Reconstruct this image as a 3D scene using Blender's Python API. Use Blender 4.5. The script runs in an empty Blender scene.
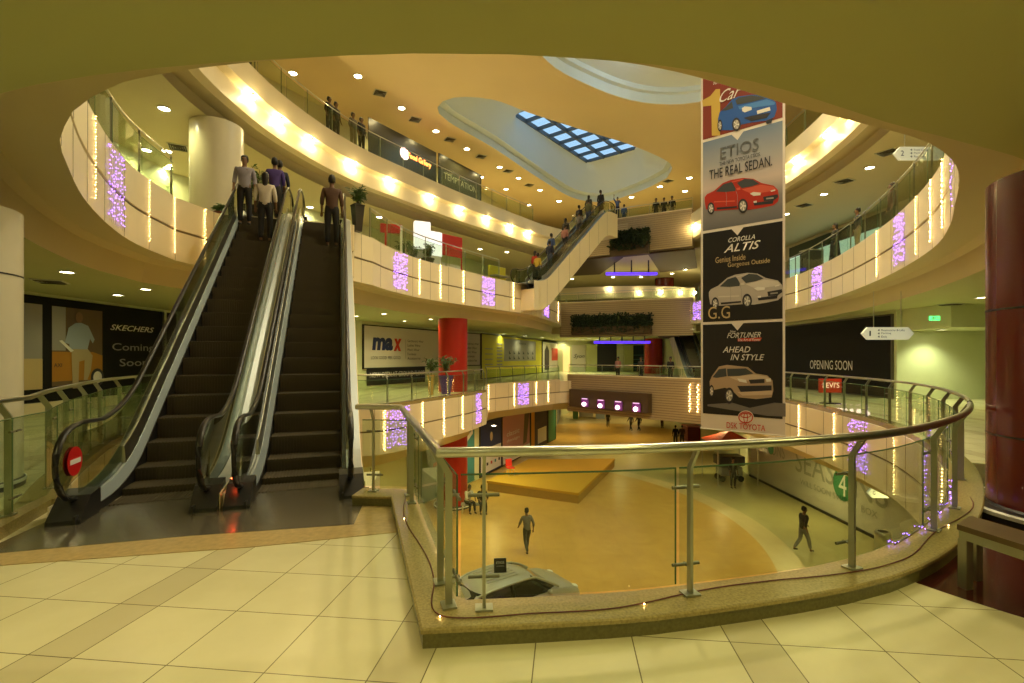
import bpy, bmesh, math, random
from mathutils import Vector, Matrix
from mathutils.geometry import tessellate_polygon
random.seed(7)
SC = bpy.context.scene
COL = SC.collection
F, HZ, EYE = 484.0, 357.0, 1.7
PI = math.pi

def W(px, py, z):
    y = F * (z - EYE) / (HZ - py)
    return Vector(((px - 512) / F * y, y, z))
def D(px, y, z=0.0):
    return Vector(((px - 512) / F * y, y, z))
def ZAT(py, y):
    return EYE + (HZ - py) * y / F

# ---------------------------------------------------------------- materials
MATS = {}
def nt(m):
    m.use_nodes = True
    return m.node_tree, m.node_tree.nodes['Principled BSDF']
def mat(name, col, rough=.5, metal=0.0, var=0.0, scale=6.0, bump=0.0, emit=None, es=0.0, coat=0.0, spec=None):
    if name in MATS: return MATS[name]
    m = bpy.data.materials.new(name)
    t, b = nt(m)
    b.inputs['Base Color'].default_value = (*col, 1)
    b.inputs['Roughness'].default_value = rough
    b.inputs['Metallic'].default_value = metal
    if coat: b.inputs['Coat Weight'].default_value = coat
    if spec is not None: b.inputs['Specular IOR Level'].default_value = spec
    tc = t.nodes.new('ShaderNodeTexCoord')
    nz = t.nodes.new('ShaderNodeTexNoise'); nz.inputs['Scale'].default_value = scale; nz.inputs['Detail'].default_value = 4
    t.links.new(tc.outputs['Object'], nz.inputs['Vector'])
    if var:
        mx = t.nodes.new('ShaderNodeMix'); mx.data_type = 'RGBA'
        mx.inputs['A'].default_value = (*[c * (1 - var) for c in col], 1)
        mx.inputs['B'].default_value = (*[min(1, c * (1 + var)) for c in col], 1)
        t.links.new(nz.outputs['Fac'], mx.inputs['Factor'])
        t.links.new(mx.outputs['Result'], b.inputs['Base Color'])
    if bump:
        bp = t.nodes.new('ShaderNodeBump'); bp.inputs['Strength'].default_value = bump; bp.inputs['Distance'].default_value = .01
        t.links.new(nz.outputs['Fac'], bp.inputs['Height']); t.links.new(bp.outputs['Normal'], b.inputs['Normal'])
    if emit:
        b.inputs['Emission Color'].default_value = (*emit, 1)
        b.inputs['Emission Strength'].default_value = es
    MATS[name] = m
    return m
def glow(name, col, es, sampled=True):
    if name in MATS: return MATS[name]
    m = mat(name, tuple(min(.8, c) for c in col), .4, emit=col, es=es)
    if not sampled:
        m.cycles.emission_sampling = 'NONE'
    return m
def glass_mat(name, tint, refl=1.0):
    if name in MATS: return MATS[name]
    m = bpy.data.materials.new(name); m.use_nodes = True
    t = m.node_tree; t.nodes.clear()
    o = t.nodes.new('ShaderNodeOutputMaterial'); mx = t.nodes.new('ShaderNodeMixShader')
    tr = t.nodes.new('ShaderNodeBsdfTransparent'); tr.inputs['Color'].default_value = (*tint, 1)
    gl = t.nodes.new('ShaderNodeBsdfGlossy'); gl.inputs['Roughness'].default_value = .02
    lw = t.nodes.new('ShaderNodeLayerWeight'); lw.inputs['Blend'].default_value = .5
    pw_ = t.nodes.new('ShaderNodeMath'); pw_.operation = 'POWER'; pw_.inputs[1].default_value = 5
    t.links.new(lw.outputs['Facing'], pw_.inputs[0])
    ml = t.nodes.new('ShaderNodeMath'); ml.operation = 'MULTIPLY_ADD'; ml.inputs[1].default_value = .75 * refl; ml.inputs[2].default_value = .035 * refl
    ml.use_clamp = True
    t.links.new(pw_.outputs[0], ml.inputs[0]); t.links.new(ml.outputs[0], mx.inputs[0])
    t.links.new(tr.outputs[0], mx.inputs[1]); t.links.new(gl.outputs[0], mx.inputs[2]); t.links.new(mx.outputs[0], o.inputs[0])
    MATS[name] = m
    return m

class NG:
    """tiny helper to chain math nodes"""
    def __init__(s, t): s.t = t
    def m(s, op, a, b=None, c=None):
        n = s.t.nodes.new('ShaderNodeMath'); n.operation = op
        for i, v in enumerate((a, b, c)):
            if v is None: continue
            if isinstance(v, (int, float)): n.inputs[i].default_value = v
            else: s.t.links.new(v, n.inputs[i])
        return n.outputs[0]
    def mix(s, f, a, b):
        n = s.t.nodes.new('ShaderNodeMix'); n.data_type = 'RGBA'
        for k, v in (('Factor', f), ('A', a), ('B', b)):
            if isinstance(v, (int, float)): n.inputs[k].default_value = v
            elif isinstance(v, tuple): n.inputs[k].default_value = (*v, 1)
            else: s.t.links.new(v, n.inputs[k])
        return n.outputs['Result']

def floor_material():
    m = bpy.data.materials.new('upper_floor_tiles'); t, b = nt(m); g = NG(t)
    tc = t.nodes.new('ShaderNodeTexCoord'); sp = t.nodes.new('ShaderNodeSeparateXYZ')
    t.links.new(tc.outputs['Object'], sp.inputs[0]); x, y = sp.outputs[0], sp.outputs[1]
    ca, sa = .9938, .111
    dx = g.m('SUBTRACT', x, -1.345); dy = g.m('SUBTRACT', y, 2.52)
    u = g.m('SUBTRACT', g.m('MULTIPLY', dx, ca), g.m('MULTIPLY', dy, sa))     # across
    v = g.m('ADD', g.m('MULTIPLY', dx, sa), g.m('MULTIPLY', dy, ca))           # along
    S = .575
    # u = 0 is a joint; the dark half strip spans S..1.5S in every 3.5S
    up = g.m('FLOORED_MODULO', u, 3.5 * S)
    strip = g.m('MULTIPLY', g.m('GREATER_THAN', up, S), g.m('LESS_THAN', up, 1.5 * S))
    after = g.m('GREATER_THAN', up, 1.5 * S)
    uu = g.m('SUBTRACT', up, g.m('MULTIPLY', after, 1.5 * S))
    fu = g.m('FLOORED_MODULO', uu, S)
    du = g.m('MINIMUM', fu, g.m('SUBTRACT', S, fu))
    e2 = g.m('ABSOLUTE', g.m('SUBTRACT', up, 1.5 * S))
    du = g.m('MINIMUM', du, e2)
    vv = g.m('FLOORED_MODULO', g.m('SUBTRACT', v, .66), S)
    dv = g.m('MINIMUM', vv, g.m('SUBTRACT', S, vv))
    inner = g.m('MULTIPLY', g.m('GREATER_THAN', g.m('ABSOLUTE', g.m('SUBTRACT', up, 1.25 * S)), .25 * S - .004), 1.0)
    joint = g.m('LESS_THAN', g.m('MINIMUM', du, dv), .0035)
    nz = t.nodes.new('ShaderNodeTexNoise'); nz.inputs['Scale'].default_value = 1.6; nz.inputs['Detail'].default_value = 6
    t.links.new(tc.outputs['Object'], nz.inputs['Vector'])
    base = g.mix(nz.outputs['Fac'], (.56, .52, .31), (.78, .74, .48))
    base = g.mix(g.m('MULTIPLY', strip, .45), base, (.42, .36, .22))
    base = g.mix(g.m('MULTIPLY', joint, .85), base, (.10, .08, .04))
    # polished burgundy stone around the red column
    rx = g.m('SUBTRACT', x, 5.9); ry = g.m('SUBTRACT', y, 5.0)
    rr = g.m('SQRT', g.m('ADD', g.m('MULTIPLY', rx, rx), g.m('MULTIPLY', ry, ry)))
    red = g.m('LESS_THAN', rr, 3.16)
    base = g.mix(red, base, (.06, .012, .008))
    t.links.new(base, b.inputs['Base Color'])
    ro = g.m('SUBTRACT', .26, g.m('MULTIPLY', red, .12))
    t.links.new(ro, b.inputs['Roughness'])
    return m
def ground_material():
    m = bpy.data.materials.new('ground_floor_stone'); t, b = nt(m); g = NG(t)
    tc = t.nodes.new('ShaderNodeTexCoord'); sp = t.nodes.new('ShaderNodeSeparateXYZ')
    t.links.new(tc.outputs['Object'], sp.inputs[0]); x, y = sp.outputs[0], sp.outputs[1]
    def dist(cx, cy, k=1.0):
        a = g.m('SUBTRACT', x, cx); c = g.m('MULTIPLY', g.m('SUBTRACT', y, cy), k)
        return g.m('SQRT', g.m('ADD', g.m('MULTIPLY', a, a), g.m('MULTIPLY', c, c)))
    nz = t.nodes.new('ShaderNodeTexNoise'); nz.inputs['Scale'].default_value = .9; nz.inputs['Detail'].default_value = 7; nz.inputs['Distortion'].default_value = 1.2
    t.links.new(tc.outputs['Object'], nz.inputs['Vector'])
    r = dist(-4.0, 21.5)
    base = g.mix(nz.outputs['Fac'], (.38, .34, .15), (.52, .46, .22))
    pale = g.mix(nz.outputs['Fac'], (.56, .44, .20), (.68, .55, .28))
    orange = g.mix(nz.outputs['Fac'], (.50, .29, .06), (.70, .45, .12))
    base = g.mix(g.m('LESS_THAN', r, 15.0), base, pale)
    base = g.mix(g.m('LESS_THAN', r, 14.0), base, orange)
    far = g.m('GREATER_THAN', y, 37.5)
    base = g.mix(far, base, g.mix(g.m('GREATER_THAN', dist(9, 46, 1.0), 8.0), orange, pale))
    fx = g.m('FLOORED_MODULO', x, .6); fy = g.m('FLOORED_MODULO', y, .6)
    j = g.m('LESS_THAN', g.m('MINIMUM', g.m('MINIMUM', fx, g.m('SUBTRACT', .6, fx)), g.m('MINIMUM', fy, g.m('SUBTRACT', .6, fy))), .006)
    base = g.mix(g.m('MULTIPLY', j, .25), base, (.15, .09, .03))
    t.links.new(base, b.inputs['Base Color']); b.inputs['Roughness'].default_value = .3
    return m

cream = mat('cream_plaster', (.70, .62, .44), .55, var=.04, scale=2)
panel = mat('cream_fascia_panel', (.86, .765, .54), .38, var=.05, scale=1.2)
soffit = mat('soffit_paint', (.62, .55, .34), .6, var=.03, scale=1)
olive = mat('olive_plaster', (.45, .47, .22), .7, var=.04, scale=1)
roofpaint = mat('ochre_ceiling_paint', (.80, .66, .38), .6, var=.05, scale=.4)
coolwhite = mat('cool_white_plaster', (.70, .78, .78), .6, var=.03, scale=.5)
groove = mat('dark_joint', (.22, .17, .09), .6)
wallgreen = mat('pale_green_wall_paint', (.62, .66, .42), .6, var=.03)
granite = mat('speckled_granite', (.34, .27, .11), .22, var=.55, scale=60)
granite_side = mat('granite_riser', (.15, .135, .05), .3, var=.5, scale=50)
stonestrip = mat('brown_marble_strip', (.46, .34, .15), .3, var=.4, scale=18)
steel = mat('brushed_steel', (.62, .62, .56), .28, 1, var=.05, scale=30)
postpaint = mat('satin_steel_post', (.42, .43, .34), .35, .85)
chrome = mat('chrome', (.75, .75, .72), .12, 1)
deckblue = mat('sky_tinted_aluminium_deck', (.74, .88, 1.0), .27, .65, var=.03, scale=20)  # blue reflection of the skylight put into the deck's base colour
outerdeck = mat('brushed_outer_deck', (.34, .38, .40), .40, .85, var=.05, scale=25)
plate = mat('ribbed_landing_plate', (.44, .40, .32), .22, .85, var=.1, scale=40, bump=.15)
black = mat('black_plastic', (.015, .015, .015), .35)
rubber = mat('black_rubber_handrail', (.012, .011, .010), .3, spec=.35)
skirtm = mat('dark_skirt_metal', (.05, .05, .05), .35, .6)
stepm = mat('grooved_dark_step_metal', (.075, .060, .034), .6, .15, var=.15, scale=30)
redcol = mat('burgundy_column_lacquer', (.12, .006, .004), .26, coat=.2)
redcol2 = mat('scarlet_column_paint', (.42, .02, .012), .3, var=.08)
whitecol = mat('cream_column_paint', (.76, .72, .56), .25, var=.03)
slat = mat('taupe_slat_cladding', (.46, .36, .22), .5, var=.06)
slatgap = mat('slat_shadow_backing', (.20, .15, .09), .7)
darkbrown = mat('dark_brown_soffit', (.075, .045, .018), .6, var=.1)
glass = glass_mat('balustrade_glass', (.86, .93, .84), .9)
escglass = glass_mat('escalator_glass', (.74, .80, .72), 2.2)
glassedge = mat('green_glass_edge', (.10, .20, .11), .15)
skyglass = glass_mat('skylight_glass', (.8, .9, .95), .5)
white = mat('white_paint', (.8, .8, .78), .5)
offwhite = mat('off_white_vinyl', (.62, .58, .54), .5)
blackboard = mat('black_hoarding', (.010, .010, .010), .7, spec=.2)
leafm = mat('leaf_green', (.06, .12, .02), .5, var=.3, scale=20)
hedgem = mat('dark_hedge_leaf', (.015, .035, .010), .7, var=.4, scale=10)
soil = mat('potting_soil', (.03, .02, .012), .9)
warmled = glow('warm_led', (1.0, .62, .22), 18)
violetled = glow('violet_led', (.30, .12, 1.0), 9)
downl = glow('downlight_lens', (1.0, .93, .62), 16)
bulbm = glow('bare_bulb', (1.0, .84, .42), 60)
neonv = glow('violet_neon', (.09, .03, 1.0), 1.0)
wirem = mat('clear_wire', (.35, .30, .20), .5)
trimring = mat('downlight_trim', (.6, .6, .5), .4)
ventm = mat('dark_vent', (.05, .045, .03), .6)

# ---------------------------------------------------------------- mesh helper
class MB:
    def __init__(s): s.v = []; s.f = []
    def add(s, vs, fs):
        n = len(s.v); s.v += [Vector(p) for p in vs]; s.f += [tuple(i + n for i in f) for f in fs]; return s
    def box(s, c, d, rz=0.0):
        hx, hy, hz = d[0] / 2, d[1] / 2, d[2] / 2
        ca, sa = math.cos(rz), math.sin(rz); vs = []
        for z in (-hz, hz):
            for x, y in ((-hx, -hy), (hx, -hy), (hx, hy), (-hx, hy)):
                vs.append((c[0] + x * ca - y * sa, c[1] + x * sa + y * ca, c[2] + z))
        return s.add(vs, [(3, 2, 1, 0), (4, 5, 6, 7), (0, 1, 5, 4), (1, 2, 6, 5), (2, 3, 7, 6), (3, 0, 4, 7)])
    def rbox(s, c, d, r=.01, rz=0.0):
        """box with chamfered vertical and top edges"""
        hx, hy = d[0] / 2, d[1] / 2; ca, sa = math.cos(rz), math.sin(rz)
        def ring(k, z):
            a, b = hx - k, hy - k
            pts = [(-a, -b - 0), (a, -b), (a, b), (-a, b)]
            o = []
            for (x, y) in [(-hx + k + r, -hy + k), (hx - k - r, -hy + k), (hx - k, -hy + k + r), (hx - k, hy - k - r), (hx - k - r, hy - k), (-hx + k + r, hy - k), (-hx + k, hy - k - r), (-hx + k, -hy + k + r)]:
                o.append((c[0] + x * ca - y * sa, c[1] + x * sa + y * ca, z))
            return o
        z0, z1 = c[2] - d[2] / 2, c[2] + d[2] / 2
        return s.loft([ring(r, z0), ring(0, z0 + r), ring(0, z1 - r), ring(r, z1)], True, True)
    def loft(s, rings, cap=False, closed=True):
        n = len(rings[0]); base = len(s.v)
        for r in rings: s.v += [Vector(p) for p in r]
        for i in range(len(rings) - 1):
            for j in range(n if closed else n - 1):
                a = base + i * n + j; b = base + i * n + (j + 1) % n
                s.f.append((a, b, b + n, a + n))
        if cap:
            s.f.append(tuple(base + j for j in reversed(range(n))))
            s.f.append(tuple(base + (len(rings) - 1) * n + j for j in range(n)))
        return s
    def cyl(s, p0, p1, r0, r1=None, n=12, cap=True):
        p0, p1 = Vector(p0), Vector(p1); r1 = r0 if r1 is None else r1
        d = (p1 - p0).normalized(); a = d.orthogonal().normalized(); b = d.cross(a)
        R = [[p + (a * math.cos(2 * PI * i / n) + b * math.sin(2 * PI * i / n)) * r for i in range(n)] for p, r in ((p0, r0), (p1, r1))]
        return s.loft(R, cap)
    def lathe(s, c, prof, n=24, cap=True):
        R = [[(c[0] + r * math.cos(2 * PI * i / n), c[1] + r * math.sin(2 * PI * i / n), c[2] + z) for i in range(n)] for r, z in prof]
        return s.loft(R, cap)
    def tube(s, pts, r, n=8, closed=False, flat=1.0):
        pts = [Vector(p) for p in pts]; R = []
        m = len(pts)
        for i, p in enumerate(pts):
            if closed: d = pts[(i + 1) % m] - pts[i - 1]
            else: d = pts[min(i + 1, m - 1)] - pts[max(i - 1, 0)]
            d = d.normalized() if d.length > 1e-9 else Vector((0, 0, 1))
            up = Vector((0, 0, 1)) if abs(d.z) < .95 else Vector((1, 0, 0))
            a = d.cross(up).normalized(); b = a.cross(d)
            R.append([p + a * math.cos(2 * PI * k / n) * r + b * math.sin(2 * PI * k / n) * r * flat for k in range(n)])
        if closed: R.append(R[0]); return s.loft(R, False)
        return s.loft(R, True)
    def prism(s, poly, z0, z1):
        """poly: list of (x, y), extruded in z (simple polygon)"""
        n = len(poly); vs = [(x, y, z0) for x, y in poly] + [(x, y, z1) for x, y in poly]
        return s.add(vs, [tuple(reversed(range(n))), tuple(range(n, 2 * n))] + [(i, (i + 1) % n, n + (i + 1) % n, n + i) for i in range(n)])
    def sphere(s, c, r, nu=10, nv=6, sc=(1, 1, 1)):
        R = []
        for j in range(nv + 1):
            a = PI * j / nv; rr = max(math.sin(a), 1e-3)
            R.append([(c[0] + r * sc[0] * rr * math.cos(2 * PI * i / nu), c[1] + r * sc[1] * rr * math.sin(2 * PI * i / nu), c[2] - r * sc[2] * math.cos(a)) for i in range(nu)])
        return s.loft(R, True)
    def octa(s, c, r):
        x, y, z = c
        return s.add([(x + r, y, z), (x - r, y, z), (x, y + r, z), (x, y - r, z), (x, y, z + r), (x, y, z - r)],
                     [(0, 2, 4), (2, 1, 4), (1, 3, 4), (3, 0, 4), (2, 0, 5), (1, 2, 5), (3, 1, 5), (0, 3, 5)])

def pmat(o):
    m = o.matrix_basis.copy() if True else None
    return pmat(o.parent) @ m if o.parent else m
def link(name, me, parent=None, m=None):
    o = bpy.data.objects.new(name, me); COL.objects.link(o)
    if m and me and not me.materials: me.materials.append(m)
    if parent: o.parent = parent
    return o
def obj(name, mb, m, parent=None, world=True, smooth=False):
    me = bpy.data.meshes.new(name)
    vs = mb.v
    if parent is not None and world:
        inv = pmat(parent).inverted(); vs = [inv @ v for v in vs]
    me.from_pydata([tuple(v) for v in vs], [], mb.f); me.update()
    if smooth:
        me.polygons.foreach_set('use_smooth', [True] * len(me.polygons))
        me.set_sharp_from_angle(angle=math.radians(40))
    return link(name, me, parent, m)
def tag(o, label=None, cat=None, group=None, kind=None):
    if label: o['label'] = label
    if cat: o['category'] = cat
    if group: o['group'] = group
    if kind: o['kind'] = kind
    return o
def thing(name, label, cat, loc=(0, 0, 0), rz=0.0, group=None):
    o = bpy.data.objects.new(name, None); COL.objects.link(o)
    o.location = loc; o.rotation_euler = (0, 0, rz); o.empty_display_size = .1
    return tag(o, label, cat, group)
def struct(name, mb, m, smooth=False, parent=None):
    o = obj(name, mb, m, parent, smooth=smooth)
    if parent is None: o['kind'] = 'structure'
    return o
def dup(root, loc=None, rz=None, label=None, group=None):
    def rec(o, par):
        c = o.copy(); COL.objects.link(c)
        if par is not None: c.parent = par
        for ch in list(KIDS.get(o.name, ())): rec(ch, c)
        return c
    KIDS = {}
    for o in bpy.data.objects:
        if o.parent: KIDS.setdefault(o.parent.name, []).append(o)
    r = rec(root, None)
    if loc is not None: r.location = loc
    if rz is not None: r.rotation_euler = (0, 0, rz)
    if label: r['label'] = label
    if group: r['group'] = group
    return r

# ---------------------------------------------------------------- curves
def V2(p): return Vector((p[0], p[1]))
def cat(pts, step=.35):
    """open Catmull-Rom through 2D/3D points"""
    P = [Vector(p) for p in pts]
    if len(P) < 3:
        n = max(1, int((P[1] - P[0]).length / step)); return [P[0].lerp(P[1], i / n) for i in range(n + 1)]
    P = [P[0] * 2 - P[1]] + P + [P[-1] * 2 - P[-2]]
    out = []
    for i in range(1, len(P) - 2):
        a, b, c, d = P[i - 1:i + 3]
        n = max(2, int((c - b).length / step))
        for k in range(n):
            t = k / n
            out.append(.5 * ((2 * b) + (c - a) * t + (2 * a - 5 * b + 4 * c - d) * t * t + (3 * b - a - 3 * c + d) * t ** 3))
    out.append(P[-2])
    return out
def join(*segs):
    out = []
    for s in segs:
        for p in s:
            if not out or (out[-1] - p).length > .02: out.append(p)
    if (out[0] - out[-1]).length < .02: out.pop()
    return out
def area(c): return sum(c[i - 1].x * c[i].y - c[i].x * c[i - 1].y for i in range(len(c))) / 2
def offset(c, d, closed=True):
    """offset of an anticlockwise curve to its outside by d"""
    n = len(c); out = []
    for i, p in enumerate(c):
        if closed: a, b = c[i - 1], c[(i + 1) % n]
        else: a, b = c[max(i - 1, 0)], c[min(i + 1, n - 1)]
        d1 = (p - a); d2 = (b - p)
        d1 = d1.normalized() if d1.length > 1e-6 else d2.normalized()
        d2 = d2.normalized() if d2.length > 1e-6 else d1
        n1 = Vector((d1.y, -d1.x)); n2 = Vector((d2.y, -d2.x))
        m = n1 + n2
        m = m.normalized() if m.length > 1e-3 else n1
        k = min(1.8, 1 / max(.35, m.dot(n1)))
        out.append(p + m * d * k)
    return out
def sweep(mb, c, prof, closed=True):
    """prof: list of (outward offset, z) swept along the curve"""
    cache = {}
    rings = []
    for o, z in prof:
        if o not in cache: cache[o] = offset(c, o, closed)
        rings.append([(p.x, p.y, z) for p in cache[o]])
    mb.loft(rings, False, closed)
    return mb
def holed(mb, outer, holes, z, up=True):
    polys = [[Vector((p[0], p[1], 0)) for p in outer]] + [[Vector((p[0], p[1], 0)) for p in h] for h in holes]
    tris = tessellate_polygon(polys)
    vs = [(v.x, v.y, z) for pl in polys for v in pl]
    fs = []
    for t in tris:
        a, b, c_ = (Vector(vs[i]) for i in t)
        s = (b - a).cross(c_ - a).z
        if abs(s) < 1e-9: continue
        fs.append(tuple(t) if (s > 0) == up else tuple(reversed(t)))
    mb.add(vs, fs)
    return mb
def at_px(c, px, lo=0, hi=None):
    """point and outward normal on the curve where it crosses the sight line of column px"""
    k = (px - 512) / F; best = None
    n = len(c); hi = n if hi is None else hi
    for i in range(lo, hi):
        a, b = c[i % n], c[(i + 1) % n]
        fa, fb = a.x - k * a.y, b.x - k * b.y
        if fa * fb <= 0 and abs(fa - fb) > 1e-9:
            t = fa / (fa - fb); p = a.lerp(b, t)
            if p.y > 1: 
                d = (b - a).normalized(); nn = Vector((d.y, -d.x))
                best = (p, nn) if best is None or p.y > best[0].y else best
    return best

# text --------------------------------------------------------------
def text_mesh(s, size=1.0, bold=0.0, shear=0.0, ax='CENTER', ext=0.0, sx=1.0):
    cu = bpy.data.curves.new('lettering', 'FONT'); cu.body = s; cu.size = size; cu.offset = bold; cu.shear = shear
    cu.align_x = ax; cu.align_y = 'CENTER'; cu.extrude = ext; cu.resolution_u = 3
    o = bpy.data.objects.new('tmp', cu); COL.objects.link(o)
    dg = bpy.context.evaluated_depsgraph_get(); dg.update()
    me = bpy.data.meshes.new_from_object(o.evaluated_get(dg))
    bpy.data.objects.remove(o); bpy.data.curves.remove(cu)
    if sx != 1:
        for v in me.vertices: v.co.x *= sx
    return me
def plane_m(origin, right, up=Vector((0, 0, 1))):
    r = Vector(right).normalized(); u = Vector(up).normalized(); n = r.cross(u)
    M = Matrix.Identity(4)
    for i in range(3):
        M[i][0], M[i][1], M[i][2], M[i][3] = r[i], u[i], n[i], origin[i]
    return M
def text(s, M, x, y, size, m, parent, lift=.01, name='lettering', **kw):
    me = text_mesh(s, size, **kw)
    T = pmat(parent).inverted() @ M @ Matrix.Translation((x, y, lift))
    me.transform(T)
    me.name = name
    return link(name, me, parent, m)
def flat(name, poly, M, m, parent, lift=.004, thick=0.002):
    """a flat decal shape in the plane of M"""
    mb = MB(); mb.prism(poly, lift - thick, lift)
    if area([V2(p) for p in poly]) < 0: mb.f = [tuple(reversed(f)) for f in mb.f]
    me = bpy.data.meshes.new(name)
    T = pmat(parent).inverted() @ M
    me.from_pydata([tuple(T @ v) for v in mb.v], [], mb.f); me.update()
    return link(name, me, parent, m)
def rect(x0, y0, x1, y1): return [(x0, y0), (x1, y0), (x1, y1), (x0, y1)]
def ell(cx, cy, rx, ry=None, n=20, a0=0):
    ry = ry or rx
    return [(cx + rx * math.cos(a0 + 2 * PI * i / n), cy + ry * math.sin(a0 + 2 * PI * i / n)) for i in range(n)]

def lamp(kind, loc, power, col=(1, .82, .45), size=.1, rot=None, spot=None, parent=None, name='lamp_light'):
    L = bpy.data.lights.new(name, kind); L.energy = power; L.color = col
    if kind == 'SPOT': L.spot_size = spot or 2.4; L.spot_blend = .8; L.shadow_soft_size = size
    elif kind == 'POINT': L.shadow_soft_size = size
    elif kind == 'AREA': L.size = size
    o = bpy.data.objects.new(name, L); COL.objects.link(o); o.location = loc
    if rot: o.rotation_euler = rot
    if parent: o.parent = parent; o.location = pmat(parent).inverted() @ Vector(loc)
    return o

# ================================================================ THE BUILDING
ZG, Z1, Z2, Z3, ZR = -5.7, 0.0, 5.7, 11.4, 15.1
CH = 3.6           # clear height below each ceiling

# openings of the floors, anticlockwise ---------------------------------------
L1_near = cat([(-.30, 3.15), (.55, 3.23), (1.1, 3.33), (2.2, 3.62), (2.95, 3.95), (3.7, 4.45), (4.55, 5.15), (5.5, 6.1), (6.6, 7.4),
               (7.95, 9.45), (9.0, 11.8), (9.7, 14.9), (10.1, 17.5), (10.5, 21), (10.95, 27.6)], .3)
L1_bridge = [Vector((10.95, 27.6)), Vector((4.35, 34.5))]
L1_backl = cat([(3.4, 34.1), (1.2, 31.6), (-1.4, 28.3)], .8)
L1_left = cat([(-1.25, 23.4), (-1.9, 21.2), (-3.0, 18.8), (-3.9, 16.7), (-5.0, 15.8), (-6.8, 16.0), (-8.4, 15.2), (-8.8, 12.8), (-7.8, 9.7), (-6.65, 7.65), (-5.85, 6.4), (-5.1, 5.4)], .35)
L1_land = [Vector((-4.85, 6.2)), Vector((-1.98, 7.2)), Vector((-1.78, 5.86)), Vector((-1.13, 5.78))]
L1 = join(L1_near, L1_bridge, L1_backl, L1_left, L1_land)
L2_right = cat([(-4.38, 4.82), (-3.5, 4.32), (-2.2, 4.02), (-.6, 3.88), (.4, 3.93), (1.08, 4.05), (1.75, 4.28), (2.7, 4.70), (3.7, 5.08), (4.75, 5.52), (5.7, 6.2), (6.45, 6.98), (7.1, 7.75), (8.15, 9.0), (9.3, 10.6), (10.4, 12.6), (11.5, 15), (12.7, 18.2), (13.5, 21), (14.2, 25), (14.0, 30), (13.2, 36)], .35)
L2_backl = cat([(4.0, 39.4), (3.5, 36), (2.0, 31)], .8)
L2_mid = cat([(1.0, 27.7), (-.2, 25.9), (-1.4, 24.1), (-2.6, 22.2), (-3.8, 20.1), (-4.5, 18), (-4.75, 16.5)], .35)
L2_bev = [Vector((-5.15, 15.5)), Vector((-4.85, 14.85)), Vector((-8.3, 13.65))]
L2_left = cat([(-8.55, 12.3), (-8.15, 10.5), (-7.5, 9.0), (-6.6, 7.45), (-5.7, 6.2), (-5.1, 5.45), (-4.38, 4.82)], .35)
L2 = join(L2_right, L2_backl, L2_mid, L2_bev, L2_left)
L3_all = cat([(1.5, 5.0), (5, 6.2), (8, 8.8), (10.4, 12.5), (12.0, 17), (12.7, 22), (12.5, 28), (12.2, 33.2)], .5)
L3_back = [Vector((7.5, 35.6)), Vector((4.2, 37.4))]
L3_left = cat([(2.2, 35.6), (-.6, 32), (-3.3, 28.4), (-5.5, 25), (-7, 22.6), (-8.1, 19.8), (-8.7, 16.6), (-8.5, 12.8), (-6.6, 8.6), (-3, 5.8), (1.5, 5.0)], .5)
L3 = join(L3_all, L3_back, L3_left)
OUT = [(-24, -5), (30, -5), (30, 78), (-24, 78)]
CENT = Vector((1.5, 17))

floor1_m = floor_material(); ground_m = ground_material()
upfloor = mat('upper_mall_floor', (.55, .48, .30), .3, var=.1)

g = MB(); g.add([(-24, -5, ZG), (30, -5, ZG), (30, 78, ZG), (-24, 78, ZG)], [(0, 1, 2, 3)])
g.add([(-24, -5, ZG - .3), (30, -5, ZG - .3), (30, 78, ZG - .3), (-24, 78, ZG - .3)], [(3, 2, 1, 0)])
struct('floor_ground', g, ground_m)
struct('floor_first', holed(MB(), OUT, [offset(L1, .02)], Z1), floor1_m)
struct('floor_second', holed(MB(), OUT, [offset(L2, .02)], Z2), upfloor)
struct('floor_third', holed(MB(), OUT, [offset(L3, .02)], Z3), upfloor)
RING = .85
for nm, c, z in (('ceiling_ground', L1, Z1), ('ceiling_first', L2, Z2), ('ceiling_second', L3, Z3)):
    struct(nm, holed(MB(), OUT, [offset(c, RING)], z - 2.1, up=False), olive if nm != 'ceiling_second' else soffit)

def fascia(name, c, z, low=-1.55):
    mb = MB(); k = .055 if z > 1 else .003
    sweep(mb, c, [(.30, z + .001), (.30, z + k), (0, z + k), (-.012, z + k - .005), (-.012, z - .74), (.03, z - .745)])
    o = struct(name, mb, panel)
    m2 = MB(); sweep(m2, c, [(.03, z - .745), (.03, z - .80)]); struct('shadow_gap', m2, groove, parent=o)
    m3 = MB(); sweep(m3, c, [(.03, z - .80), (-.006, z - .805), (-.006, z + low)]); struct('lower_panel', m3, panel, parent=o)
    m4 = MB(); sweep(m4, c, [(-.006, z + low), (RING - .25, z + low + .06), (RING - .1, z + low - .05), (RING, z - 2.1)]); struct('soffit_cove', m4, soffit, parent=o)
    # upright joints between the panels
    j = MB(); acc = 0; nxt = .6
    for i in range(len(c)):
        a, b = c[i], c[(i + 1) % len(c)]; L = (b - a).length
        while acc + L > nxt:
            t = (nxt - acc) / L; p = a.lerp(b, t); d = (b - a).normalized(); n = Vector((-d.y, d.x))
            q = p + n * .014; rz = math.atan2(d.y, d.x)
            j.box((q.x, q.y, z - .34), (.012, .004, .78), rz); q = p + n * .008
            j.box((q.x, q.y, z + (low - .8) / 2), (.012, .004, -low - .82), rz)
            nxt += 1.25
        acc += L
    struct('panel_joints', j, groove, parent=o)
    return o
fascia('trim_1', L1, Z1)
fascia('trim_2', L2, Z2)
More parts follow.
